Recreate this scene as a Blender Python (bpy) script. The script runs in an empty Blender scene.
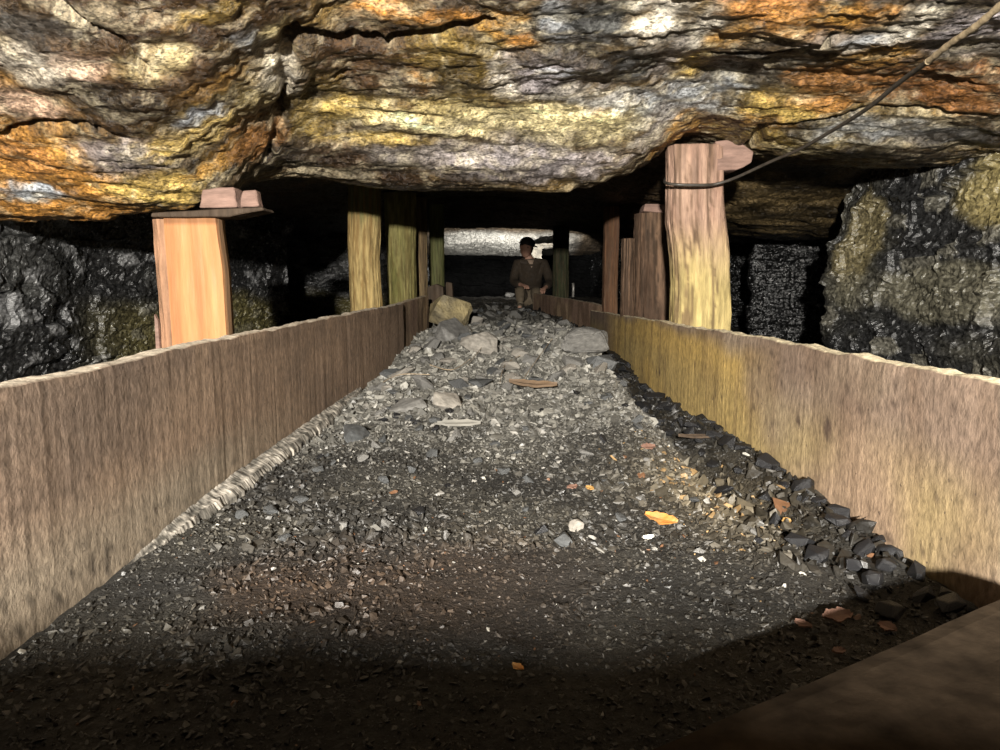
import bpy, bmesh, math, random
import numpy as np
from mathutils import Vector, Matrix
random.seed(7)
RNG = np.random.default_rng(11)
S = bpy.context.scene
C = S.collection
PI = math.pi

# ------------------------------------------------------------------ camera maths
F = 722.0
PITCH = math.radians(7.1)
YAW = math.radians(0.95)
def at(px, py, d):
    """the place in the mine seen at pixel (px, py) at forward distance d (camera stands at the origin)"""
    u = (px - 500) / F; v = (375 - py) / F
    Y = math.cos(PITCH) + v * math.sin(PITCH); Z = -math.sin(PITCH) + v * math.cos(PITCH); X = u
    x = X * math.cos(YAW) - Y * math.sin(YAW); y = X * math.sin(YAW) + Y * math.cos(YAW)
    k = d / y
    return Vector((x * k, d, Z * k))

# ------------------------------------------------------------------ noise
def _hash(ix, iy, iz, seed):
    h = (ix * 374761393 + iy * 668265263 + iz * 2147483647 + seed * 1274126177) & 0xFFFFFFFF
    h = ((h ^ (h >> 13)) * 1274126177) & 0xFFFFFFFF
    h = ((h ^ (h >> 16)) * 2246822519) & 0xFFFFFFFF
    return ((h ^ (h >> 15)) & 0xFFFFFF) / float(0xFFFFFF)
def vnoise(x, y, z=0.0, seed=0):
    x = np.asarray(x, dtype=np.float64); y = np.asarray(y, dtype=np.float64) + 0 * x; z = np.asarray(z, dtype=np.float64) + 0 * x
    fx, fy, fz = np.floor(x), np.floor(y), np.floor(z)
    tx, ty, tz = x - fx, y - fy, z - fz
    tx = tx * tx * (3 - 2 * tx); ty = ty * ty * (3 - 2 * ty); tz = tz * tz * (3 - 2 * tz)
    ix, iy, iz = fx.astype(np.int64), fy.astype(np.int64), fz.astype(np.int64)
    r = 0
    for a in (0, 1):
        wx = tx if a else 1 - tx
        for b in (0, 1):
            wy = ty if b else 1 - ty
            for c in (0, 1):
                wz = tz if c else 1 - tz
                r = r + wx * wy * wz * _hash(ix + a, iy + b, iz + c, seed)
    return r * 2 - 1
def fbm(x, y, z=0.0, o=5, g=0.5, seed=0):
    s = 0; a = 1.0; n = 0; k = 1.0
    for i in range(o):
        s = s + a * vnoise(x * k + 3.1 * i, y * k - 1.7 * i, np.asarray(z) * k + i, seed + i)
        n += a; a *= g; k *= 2.03
    return s / n
def ridged(x, y, z=0.0, o=5, g=0.5, seed=0):
    s = 0; a = 1.0; n = 0; k = 1.0
    for i in range(o):
        s = s + a * (1 - 2 * np.abs(vnoise(x * k + 3.1 * i, y * k - 1.7 * i, np.asarray(z) * k + i, seed + i)))
        n += a; a *= g; k *= 2.03
    return s / n
def facets(x, y, seed=0, tilt=0.5):
    """height of a field of flat tilted voronoi facets (broken coal), and each facet's random number"""
    fx, fy = np.floor(x).astype(np.int64), np.floor(y).astype(np.int64)
    best = np.full(x.shape, 9.0); h = np.zeros(x.shape); rid = np.zeros(x.shape)
    for a in (-1, 0, 1):
        for b in (-1, 0, 1):
            cx, cy = fx + a, fy + b
            px = cx + 0.15 + 0.7 * _hash(cx, cy, 1 + 0 * cx, seed); py = cy + 0.15 + 0.7 * _hash(cx, cy, 2 + 0 * cx, seed)
            d = np.maximum(np.abs(x - px), np.abs(y - py)) + 0.25 * np.hypot(x - px, y - py)
            r1 = _hash(cx, cy, 3 + 0 * cx, seed); r2 = _hash(cx, cy, 4 + 0 * cx, seed); r3 = _hash(cx, cy, 5 + 0 * cx, seed)
            hh = (r1 - 0.5) + tilt * ((x - px) * (r2 - 0.5) + (y - py) * (r3 - 0.5)) * 2
            m = d < best
            best = np.where(m, d, best); h = np.where(m, hh, h); rid = np.where(m, r1, rid)
    return h, rid
def sstep(a, b, x):
    t = np.clip((x - a) / (b - a), 0, 1); return t * t * (3 - 2 * t)

# ------------------------------------------------------------------ objects
def tag(o, label=None, cat=None, group=None, kind=None):
    if label: o['label'] = label
    if cat: o['category'] = cat
    if group: o['group'] = group
    if kind: o['kind'] = kind
    return o
def empty(name, loc=(0, 0, 0), rz=0.0):
    o = bpy.data.objects.new(name, None); C.objects.link(o)
    o.location = loc; o.rotation_euler = (0, 0, rz); o.empty_display_size = 0.1
    return o
def mesh_obj(name, verts, faces, mat, parent=None, smooth=True, col=None, loc=None):
    """verts in world space when loc is given (the origin goes to loc), else local"""
    me = bpy.data.meshes.new(name)
    V = np.asarray(verts, dtype=np.float32)
    if loc is not None: V = V - np.asarray(loc, dtype=np.float32)
    if isinstance(faces, np.ndarray):
        n, k = faces.shape
        me.vertices.add(len(V)); me.vertices.foreach_set('co', V.ravel())
        me.loops.add(n * k); me.loops.foreach_set('vertex_index', faces.astype(np.int32).ravel())
        me.polygons.add(n); me.polygons.foreach_set('loop_start', np.arange(n, dtype=np.int32) * k)
        me.polygons.foreach_set('loop_total', np.full(n, k, dtype=np.int32))
        me.update(calc_edges=True)
    else:
        me.from_pydata([tuple(map(float, v)) for v in V], [], faces)
    me.polygons.foreach_set('use_smooth', [smooth] * len(me.polygons))
    if col is not None:
        a = me.color_attributes.new('tint', 'FLOAT_COLOR', 'POINT')
        c4 = np.ones((len(V), 4), dtype=np.float32); c4[:, :3] = col
        a.data.foreach_set('color', c4.ravel())
    me.validate(); me.update()
    me.materials.append(mat)
    o = bpy.data.objects.new(name, me); C.objects.link(o)
    if loc is not None: o.location = loc
    if parent: o.parent = parent
    return o
def gridfaces(nu, nv, flip=False, wrap=False):
    i = np.arange(nu - 1)[:, None]; j = np.arange(nv if wrap else nv - 1)[None, :]
    a = i * nv + j; b = i * nv + (j + 1) % nv; c = (i + 1) * nv + (j + 1) % nv; d = (i + 1) * nv + j
    f = np.stack([a, b, c, d], -1).reshape(-1, 4)
    return f[:, ::-1].copy() if flip else f

# ------------------------------------------------------------------ materials
def mat(name, col=(0.5, 0.5, 0.5), rough=0.7, tint=False, scale=(20, 20, 20), var=0.3, bump=0.3, bdist=0.01, bscale=(60, 60, 60), spec=0.5,
        speck=None, sheen_rough=None, metallic=0.0, col2=None, facet=0):
    m = bpy.data.materials.new(name); m.use_nodes = True
    nt = m.node_tree; N = nt.nodes; L = nt.links
    b = N['Principled BSDF']
    tc = N.new('ShaderNodeTexCoord')
    def noise(sc, detail=6, rough=0.6, off=(0, 0, 0)):
        mp = N.new('ShaderNodeMapping'); mp.inputs['Scale'].default_value = sc; mp.inputs['Location'].default_value = off
        L.new(tc.outputs['Object'], mp.inputs[0])
        n = N.new('ShaderNodeTexNoise'); n.inputs['Scale'].default_value = 1.0
        n.inputs['Detail'].default_value = detail; n.inputs['Roughness'].default_value = rough
        L.new(mp.outputs[0], n.inputs['Vector']); return n
    n1 = noise(scale)
    mr = N.new('ShaderNodeMapRange'); mr.inputs['From Min'].default_value = 0.3; mr.inputs['From Max'].default_value = 0.7
    mr.inputs['To Min'].default_value = 1 - var; mr.inputs['To Max'].default_value = 1 + var
    L.new(n1.outputs['Fac'], mr.inputs['Value'])
    if tint:
        at_ = N.new('ShaderNodeAttribute'); at_.attribute_name = 'tint'; src = at_.outputs['Color']
    else:
        rgb = N.new('ShaderNodeRGB'); rgb.outputs[0].default_value = (*col, 1); src = rgb.outputs[0]
    if col2 is not None:
        n3 = noise(tuple(s * 0.35 for s in scale), off=(3, 7, 1))
        mr3 = N.new('ShaderNodeMapRange'); mr3.inputs['From Min'].default_value = 0.42; mr3.inputs['From Max'].default_value = 0.6
        L.new(n3.outputs['Fac'], mr3.inputs['Value'])
        mx2 = N.new('ShaderNodeMix'); mx2.data_type = 'RGBA'; L.new(mr3.outputs[0], mx2.inputs['Factor'])
        L.new(src, mx2.inputs['A']); mx2.inputs['B'].default_value = (*col2, 1); src = mx2.outputs['Result']
    vm = N.new('ShaderNodeVectorMath'); vm.operation = 'SCALE'
    L.new(src, vm.inputs[0]); L.new(mr.outputs[0], vm.inputs['Scale'])
    out = vm.outputs[0]
    if speck:
        n2 = noise((speck[0],) * 3, 2, 0.5, (5, 5, 5))
        mr2 = N.new('ShaderNodeMapRange'); mr2.inputs['From Min'].default_value = speck[1]; mr2.inputs['From Max'].default_value = speck[1] + 0.06
        L.new(n2.outputs['Fac'], mr2.inputs['Value'])
        mx = N.new('ShaderNodeMix'); mx.data_type = 'RGBA'; L.new(mr2.outputs[0], mx.inputs['Factor'])
        L.new(out, mx.inputs['A']); mx.inputs['B'].default_value = (*speck[2], 1); out = mx.outputs['Result']
    L.new(out, b.inputs['Base Color'])
    nr = noise(tuple(s * 0.7 for s in bscale), 3, 0.5, (9, 2, 4))
    mrr = N.new('ShaderNodeMapRange'); mrr.inputs['From Min'].default_value = 0.3; mrr.inputs['From Max'].default_value = 0.7
    mrr.inputs['To Min'].default_value = max(0.05, rough - 0.18); mrr.inputs['To Max'].default_value = min(1, rough + 0.18)
    L.new(nr.outputs['Fac'], mrr.inputs['Value']); L.new(mrr.outputs[0], b.inputs['Roughness'])
    b.inputs['Specular IOR Level'].default_value = spec; b.inputs['Metallic'].default_value = metallic
    nb = noise(bscale, 8, 0.65, (1, 8, 3))
    bp = N.new('ShaderNodeBump'); bp.inputs['Strength'].default_value = bump; bp.inputs['Distance'].default_value = bdist
    L.new(nb.outputs['Fac'], bp.inputs['Height'])
    if facet:        # small broken facets that glint
        vo = N.new('ShaderNodeTexVoronoi'); vo.inputs['Scale'].default_value = facet; L.new(tc.outputs['Object'], vo.inputs['Vector'])
        ge = N.new('ShaderNodeNewGeometry'); sb = N.new('ShaderNodeVectorMath'); sb.operation = 'SUBTRACT'; L.new(vo.outputs['Color'], sb.inputs[0]); sb.inputs[1].default_value = (0.5, 0.5, 0.5)
        sc_ = N.new('ShaderNodeVectorMath'); sc_.operation = 'SCALE'; L.new(sb.outputs[0], sc_.inputs[0]); sc_.inputs['Scale'].default_value = 0.8
        ad = N.new('ShaderNodeVectorMath'); ad.operation = 'ADD'; L.new(sc_.outputs[0], ad.inputs[0]); L.new(ge.outputs['Normal'], ad.inputs[1])
        no = N.new('ShaderNodeVectorMath'); no.operation = 'NORMALIZE'; L.new(ad.outputs[0], no.inputs[0]); L.new(no.outputs[0], bp.inputs['Normal'])
    L.new(bp.outputs[0], b.inputs['Normal'])
    return m
M = {}
M['roof'] = mat('stained_roof_rock', tint=True, scale=(90, 130, 130), var=0.85, bump=1.0, bdist=0.010, bscale=(70, 90, 90), rough=0.45, spec=0.45, facet=55)
M['coalwall'] = mat('wet_coal_face', tint=True, scale=(40, 40, 80), var=0.65, bump=0.7, bdist=0.008, bscale=(60, 60, 110), rough=0.30, spec=0.9, facet=70)
M['backwall'] = mat('shaded_end_rock', tint=True, rough=0.9, spec=0.0)
M['ground'] = mat('coal_dirt', tint=True, scale=(90, 90, 90), var=0.5, bump=1.0, bdist=0.012, bscale=(130, 130, 130), rough=0.75, spec=0.25)
M['chip'] = mat('coal_chips', tint=True, scale=(80, 80, 80), var=0.25, bump=0.4, bdist=0.004, bscale=(120, 120, 120), rough=0.5, spec=0.45)
M['coal'] = mat('black_coal', (0.010, 0.010, 0.011), 0.42, scale=(40, 40, 40), var=0.4, bump=0.5, bdist=0.006, spec=0.35)
M['shale'] = mat('grey_shale', (0.14, 0.135, 0.125), 0.6, scale=(30, 30, 60), var=0.4, bump=0.6, bdist=0.006, bscale=(50, 50, 120), spec=0.4)
M['shale2'] = mat('pale_shale', (0.24, 0.22, 0.19), 0.6, scale=(30, 30, 60), var=0.4, bump=0.6, bdist=0.006, bscale=(50, 50, 120), spec=0.4)
M['shale_d'] = mat('dark_shale', (0.06, 0.062, 0.062), 0.5, scale=(30, 30, 60), var=0.4, bump=0.6, bdist=0.006, bscale=(50, 50, 120), spec=0.5)
M['boulder'] = mat('lichen_boulder', (0.30, 0.24, 0.12), 0.75, scale=(14, 14, 14), var=0.5, bump=1.0, bdist=0.02, bscale=(25, 25, 25), col2=(0.20, 0.17, 0.11))
M['board'] = mat('sawn_board', tint=True, scale=(90, 90, 50), var=0.42, bump=0.5, bdist=0.003, bscale=(130, 140, 110), rough=0.8, spec=0.25, speck=(70, 0.70, (0.10, 0.07, 0.05)))
M['shade_wood'] = mat('shaded_plank', tint=True, scale=(30, 30, 30), var=0.5, bump=0.3, bdist=0.003, rough=0.95, spec=0.03)  # for the cross plank only, whose shade is put into its colour
M['sawn'] = mat('fresh_sawn_wood', tint=True, scale=(50, 50, 5), var=0.16, bump=0.6, bdist=0.005, bscale=(70, 70, 9), rough=0.7, spec=0.25)
M['bark'] = mat('weathered_log', tint=True, scale=(60, 60, 7), var=0.35, bump=1.0, bdist=0.012, bscale=(70, 70, 8), rough=0.8, spec=0.25)
M['cap'] = mat('cap_wood', (0.22, 0.14, 0.11), 0.8, scale=(12, 40, 60), var=0.35, bump=0.8, bdist=0.008, bscale=(12, 60, 80), spec=0.25)
M['darkwood'] = mat('dark_wood', (0.055, 0.038, 0.025), 0.8, scale=(40, 40, 8), var=0.4, bump=0.8, bdist=0.008, bscale=(60, 60, 9), spec=0.25)
M['splinter'] = mat('splinter_wood', (0.13, 0.085, 0.05), 0.7, scale=(9, 60, 60), var=0.4, bump=0.6, bdist=0.004, bscale=(12, 90, 90))
M['greywood'] = mat('grey_wood', (0.20, 0.19, 0.165), 0.8, scale=(9, 60, 60), var=0.4, bump=0.6, bdist=0.004, bscale=(12, 90, 90))
M['straw'] = mat('dry_straw', (0.34, 0.26, 0.17), 0.8)
M['orange_leaf'] = mat('orange_flake', (0.36, 0.14, 0.025), 0.7, var=0.3, scale=(80, 80, 80), col2=(0.30, 0.16, 0.05))
M['yellow_flake'] = mat('yellow_flake', (0.30, 0.17, 0.05), 0.7, var=0.25)
M['pink_leaf'] = mat('brown_leaf', (0.15, 0.08, 0.055), 0.7, var=0.3)
M['white_flake'] = mat('white_flake', (0.75, 0.72, 0.62), 0.6, var=0.1)
M['cable'] = mat('cable_sheath', (0.045, 0.038, 0.03), 0.55, var=0.5, scale=(30, 30, 30), bump=0.4, bdist=0.002)
M['cable_pale'] = mat('worn_cable', (0.40, 0.31, 0.19), 0.7, var=0.4, scale=(50, 50, 50), bump=0.5, bdist=0.003)
M['skin'] = mat('skin', (0.42, 0.24, 0.17), 0.55, var=0.1, bump=0.1)
M['jacket'] = mat('brown_jacket', (0.030, 0.020, 0.011), 0.9, var=0.25, bump=0.3)
M['trousers'] = mat('brown_trousers', (0.13, 0.10, 0.065), 0.9, var=0.3, bump=0.3)
M['boot'] = mat('leather_boot', (0.16, 0.13, 0.09), 0.6, var=0.2, bump=0.2)
M['hat'] = mat('black_cap', (0.012, 0.012, 0.012), 0.5, var=0.2, bump=0.1)
M['shirt'] = mat('pale_shirt', (0.30, 0.22, 0.16), 0.9, var=0.1, bump=0.1)
M['eye'] = mat('eye', (0.03, 0.02, 0.02), 0.2, var=0.0, bump=0.0)
M['lip'] = mat('lip', (0.25, 0.10, 0.08), 0.5, var=0.1, bump=0.0)
M['hair'] = mat('dark_hair', (0.02, 0.015, 0.012), 0.6, var=0.3, bump=0.3)
M['metal'] = mat('dull_metal', (0.35, 0.33, 0.30), 0.5, var=0.2, bump=0.2, metallic=0.6)
M['jutrock'] = mat('jutting_rock', (0.09, 0.08, 0.062), 0.8, scale=(14, 14, 14), var=0.5, bump=1.0, bdist=0.03, bscale=(16, 16, 16))
M['whiterock'] = mat('pale_rock', (0.62, 0.60, 0.55), 0.7, scale=(14, 14, 14), var=0.4, bump=1.0, bdist=0.03, bscale=(16, 16, 16))

# ------------------------------------------------------------------ the mine roof: a height field through control points
def rbf(ctrl, c=0.18):
    P = np.array(ctrl, dtype=float); n = len(P); s = np.array([1.0, 1.0])
    def phi(A, B):
        return -np.sqrt(((A[:, None, :] - B[None, :, :]) ** 2).sum(-1) + c * c)
    K = phi(P[:, :2], P[:, :2]); A = np.zeros((n + 1, n + 1)); A[:n, :n] = K; A[:n, n] = 1; A[n, :n] = 1
    w = np.linalg.solve(A, np.append(P[:, 2], 0))
    def f(x, y):
        sh = x.shape; Q = np.stack([x.ravel(), y.ravel()], -1); out = np.zeros(len(Q))
        for i in range(n):
            out -= w[i] * np.sqrt((Q[:, 0] - P[i, 0]) ** 2 + (Q[:, 1] - P[i, 1]) ** 2 + c * c)
        return (out + w[n]).reshape(sh)
    return f
def cp(px, py, d):
    v = at(px, py, d); return (v.x, v.y, v.z)
roofc = [
    # left hanging mass
    cp(0, 218, 2.75), cp(70, 218, 2.7), cp(140, 213, 2.6), cp(200, 203, 2.55), cp(240, 188, 2.55), cp(272, 170, 2.65), cp(225, 150, 2.35),
    cp(0, 110, 2.05), cp(130, 105, 2.0), cp(240, 100, 2.15), cp(0, 0, 1.72), cp(130, 0, 1.70), cp(250, 0, 1.80), cp(0, 165, 2.35), cp(120, 165, 2.25),
    (-2.9, 2.7, 0.25), (-2.9, 1.7, 0.62),
    # centre hanging mass
    cp(310, 178, 3.0), cp(360, 186, 3.05), cp(420, 188, 3.05), cp(480, 188, 3.05), cp(540, 191, 3.05), cp(590, 182, 3.0), cp(630, 165, 3.0), cp(662, 142, 3.0),
    cp(310, 100, 2.45), cp(400, 110, 2.5), cp(500, 110, 2.5), cp(600, 110, 2.55), cp(330, 0, 1.98), cp(500, 0, 1.95), cp(640, 0, 1.95), cp(450, 55, 2.2), cp(600, 55, 2.22),
    # right
    cp(700, 130, 3.0), cp(745, 145, 3.0), cp(800, 158, 3.05), cp(860, 165, 3.1), cp(930, 160, 3.0), cp(1000, 152, 2.85),
    cp(700, 75, 2.45), cp(800, 85, 2.45), cp(900, 90, 2.45), cp(1000, 80, 2.3), cp(760, 0, 1.92), cp(880, 0, 1.9), cp(1000, 0, 1.88), (2.9, 2.8, 0.45), (2.9, 1.7, 0.7),
    # behind the masses
    (-2.9, 3.5, 0.42), (-2.0, 3.3, 0.42), (-1.3, 3.2, 0.46), (-0.8, 3.5, 0.55), (-0.2, 3.5, 0.60), (0.35, 3.5, 0.60), (0.7, 3.45, 0.62), (1.05, 3.5, 0.60), (1.7, 3.6, 0.58), (1.4, 4.0, 0.52),
    (-2.5, 4.5, 0.45), (-1.5, 4.5, 0.55), (-0.8, 4.6, 0.66), (0.0, 4.6, 0.68), (0.7, 4.5, 0.55), (1.3, 4.3, 0.50), (1.6, 4.8, 0.38), (2.1, 5.0, 0.33), (2.8, 4.2, 0.40),
    (1.0, 6.0, 0.50), (0.6, 6.5, 0.55), (0.0, 6.5, 0.70), (-0.9, 6.5, 0.66), (-2.5, 6.5, 0.5), (2.6, 7.0, 0.42),
    (0.0, 8.5, 0.66), (0.6, 8.0, 0.60), (1.5, 8.5, 0.55), (-1.2, 9.0, 0.66), (-2.5, 9.0, 0.6), (0.0, 10.4, 0.84), (-0.8, 10.4, 0.84), (0.7, 10.4, 0.80),
    (-0.9, 11.0, 0.62), (0.0, 11.0, 0.57), (0.5, 11.0, 0.60), (-2.5, 12.5, 0.5), (0, 12.5, 0.5), (2.5, 12.5, 0.5),
    # over and behind the camera
    (-2.9, 0.5, 1.1), (-1.2, 0.6, 1.1), (0, 0.7, 1.2), (1.2, 0.6, 1.15), (2.9, 0.5, 1.1), (-2, -2, 1.3), (0, -2, 1.3), (2, -2, 1.3),
]
_roof = rbf(roofc, 0.12)
def segd(x, y, a, b):
    ax, ay = a; bx, by = b; dx, dy = bx - ax, by - ay
    t = np.clip(((x - ax) * dx + (y - ay) * dy) / (dx * dx + dy * dy), 0, 1)
    return np.hypot(x - ax - t * dx, y - ay - t * dy)
def roof_hit(px, py):
    ds = np.linspace(1.2, 4.5, 340); P0 = at(px, py, 1.0)
    g = _roof(P0.x * ds, ds) - P0.z * ds
    k = int(np.argmax(g <= 0)) if (g <= 0).any() else len(ds) - 1
    return Vector((P0.x * ds[k], ds[k], 0))
CRACKS = []
def crack(pts, w, depth):
    CRACKS.append(([roof_hit(p[0], p[1])[:2] for p in pts], w, depth))
crack([(290, 38, 1.75), (330, 36, 1.77), (380, 40, 1.77), (425, 30, 1.72), (480, 18, 1.68)], 0.022, 0.07)
crack([(0, 135, 1.98), (50, 128, 1.93), (100, 127, 1.93), (130, 140, 2.0)], 0.018, 0.05)
crack([(715, 52, 1.86), (770, 50, 1.85), (815, 35, 1.8)], 0.014, 0.045)
crack([(290, 30, 1.72), (286, 75, 1.95), (292, 120, 2.3), (285, 160, 2.65)], 0.022, 0.028)
crack([(700, 175, 3.3), (760, 125, 2.7), (860, 108, 2.5), (1000, 112, 2.45)], 0.02, 0.04)
crack([(60, 0, 1.4), (120, 40, 1.53), (150, 75, 1.68)], 0.02, 0.04)
def roof_z(x, y):
    x = np.asarray(x, float); y = np.asarray(y, float)
    wx = x + 0.12 * fbm(x * 2.2, y * 2.2, 0.3, 3, seed=5); wy = y + 0.10 * fbm(x * 2.0, y * 2.6, 4.3, 3, seed=6)
    h = _roof(wx, wy)
    near = sstep(5.0, 3.2, y)
    a = fbm(wx * 2.3, wy * 4.5, 0, 6, 0.55, seed=20)
    h = h + 0.030 * a
    # bedding planes break away in ledges
    for st, k, sd in ((0.042, 0.42, 31), (0.016, 0.30, 47)):
        tilt = 0.05 * x + 0.03 * y + 0.035 * fbm(wx * 3, wy * 5, 1, 4, seed=sd)
        t = (h + tilt) / st; fl = np.floor(t); fr = t - fl
        ter = (fl + sstep(0.36, 0.64, fr)) * st - tilt
        h = h * (1 - k) + ter * k
    h = h + 0.006 * ridged(wx * 7, wy * 15, 0, 4, 0.6, seed=60) + 0.0045 * fbm(x * 40, y * 55, 0, 3, 0.65, seed=70)
    # mid-size plates
    f1, _ = facets(wx * 5.0 + 3, wy * 8.0, 81, 0.5)
    h = h + 0.008 * f1 * (0.4 + 0.6 * sstep(-0.2, 0.4, fbm(x, y, 9, 2, seed=3)))
    for pts, w, dp in CRACKS:
        d = np.full(x.shape, 9.0)
        for i in range(len(pts) - 1):
            d = np.minimum(d, segd(wx - 0.0, wy, pts[i], pts[i + 1]))
        ww = w * (1 + 0.6 * fbm(x * 7, y * 7, 3, 2, seed=9))
        h = h + dp * sstep(ww, ww * 0.3, d)
    return h
def axis(parts):
    out = []
    for a, b, s in parts: out.append(np.arange(a, b, s))
    out.append(np.array([parts[-1][1]])); return np.concatenate(out)
gx = axis([(-3.3, -2.2, 0.025), (-2.2, 2.2, 0.0095), (2.2, 3.3, 0.025)])
gy = axis([(-2.2, 1.5, 0.05), (1.5, 3.5, 0.0085), (3.5, 6.5, 0.028), (6.5, 12.6, 0.05)])
GY, GX = np.meshgrid(gy, gx, indexing='ij')
GZ = roof_z(GX, GY)
# mineral stains, in roof coordinates
PAL = {'gold': (0.48, 0.30, 0.10), 'yel': (0.56, 0.43, 0.17), 'cream': (0.66, 0.58, 0.36), 'org': (0.44, 0.245, 0.08), 'white': (0.66, 0.62, 0.54),
       'blue': (0.46, 0.48, 0.50), 'lav': (0.36, 0.33, 0.33), 'grey': (0.26, 0.235, 0.215), 'char': (0.085, 0.085, 0.08), 'brown': (0.10, 0.06, 0.028),
       'dk': (0.045, 0.038, 0.028), 'pink': (0.48, 0.36, 0.28), 'olive': (0.20, 0.15, 0.05), 'rust': (0.27, 0.145, 0.06), 'orb': (0.38, 0.21, 0.08)}
ST = [  # the stain's centre and half sizes as seen, colour, strength
    (120, 45, 190, 62, 'brown', .8), (90, 100, 120, 22, 'dk', .55), (400, 50, 130, 45, 'brown', .6), (215, 115, 90, 22, 'olive', .5), (780, 110, 150, 40, 'olive', .5),
    (60, 205, 110, 17, 'gold', 1), (70, 216, 90, 8, 'org', .8), (165, 193, 55, 14, 'yel', .9), (28, 190, 40, 9, 'blue', 1), (15, 155, 40, 16, 'orb', .8), (60, 150, 25, 9, 'gold', .6), (140, 160, 60, 18, 'lav', .85),
    (30, 60, 45, 25, 'white', .8), (90, 85, 30, 14, 'dk', .8), (25, 112, 42, 16, 'pink', .9), (30, 15, 60, 18, 'char', .8), (80, 60, 20, 14, 'pink', .6), (60, 92, 26, 10, 'dk', .7),
    (202, 120, 24, 11, 'blue', 1), (190, 142, 40, 13, 'yel', .95), (225, 165, 45, 14, 'gold', .9), (258, 150, 22, 26, 'orb', .8), (170, 30, 60, 20, 'brown', .75), (215, 80, 38, 10, 'gold', .85),
    (243, 30, 12, 16, 'blue', .9), (160, 60, 40, 12, 'cream', .45), (205, 10, 40, 8, 'yel', .5), (190, 92, 70, 10, 'dk', .6), (120, 125, 40, 10, 'brown', .6), (283, 80, 15, 38, 'white', .7), (275, 15, 16, 14, 'cream', .7), (305, 108, 18, 22, 'yel', .7), (265, 100, 16, 14, 'cream', .5),
    (420, 8, 70, 10, 'org', 1), (350, 20, 50, 10, 'brown', .8), (512, 14, 22, 13, 'gold', 1), (525, 40, 16, 14, 'org', 1), (495, 32, 22, 6, 'gold', .8), (420, 80, 11, 14, 'org', 1),
    (360, 62, 60, 30, 'brown', .8), (460, 65, 60, 34, 'olive', .75), (335, 80, 20, 20, 'olive', .6), (325, 120, 30, 14, 'olive', .7), (370, 105, 45, 13, 'yel', 1), (440, 122, 75, 16, 'cream', 1),
    (520, 128, 70, 18, 'cream', 1), (595, 125, 58, 17, 'cream', .95), (470, 108, 60, 12, 'olive', .6), (380, 140, 50, 7, 'yel', .8), (440, 160, 110, 14, 'grey', .9), (340, 160, 32, 12, 'brown', .8), (540, 168, 90, 15, 'lav', .85), (400, 180, 80, 8, 'brown', .7),
    (558, 78, 60, 20, 'lav', 1), (575, 72, 30, 6, 'blue', .8), (620, 98, 40, 10, 'blue', .6), (560, 98, 40, 5, 'white', .6), (502, 85, 12, 22, 'white', .5), (590, 25, 48, 30, 'char', 1), (625, 60, 36, 16, 'char', 1), (560, 20, 12, 24, 'blue', .6), (655, 18, 28, 26, 'white', .85),
    (700, 30, 20, 38, 'white', .8), (672, 55, 16, 20, 'grey', .8), (755, 12, 52, 16, 'orb', 1), (800, 22, 45, 12, 'org', .75), (735, 35, 22, 12, 'gold', .7), (880, 10, 40, 10, 'org', .8), (840, 12, 25, 8, 'gold', .7),
    (695, 62, 18, 16, 'yel', .95), (760, 68, 62, 22, 'char', .75), (845, 38, 50, 14, 'grey', .8), (862, 42, 22, 9, 'blue', .7), (885, 58, 42, 13, 'gold', 1), (920, 82, 80, 20, 'rust', .9),
    (850, 82, 50, 12, 'orb', .8), (968, 32, 42, 34, 'lav', 1), (915, 22, 16, 22, 'white', .8), (975, 58, 40, 10, 'white', .4), (682, 98, 52, 20, 'blue', .75), (662, 120, 26, 16, 'grey', .8), (680, 128, 22, 8, 'gold', .9),
    (790, 102, 42, 10, 'yel', 1), (770, 115, 30, 8, 'gold', .8), (725, 118, 22, 8, 'gold', .5), (830, 98, 50, 9, 'orb', .8), (800, 135, 70, 12, 'olive', .8), (900, 130, 90, 13, 'blue', .65), (970, 100, 55, 13, 'rust', .8),
    (970, 140, 60, 12, 'dk', .7), (860, 152, 70, 8, 'dk', .7), (780, 170, 70, 14, 'olive', .8), (800, 150, 40, 6, 'cream', .4),
]
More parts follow.
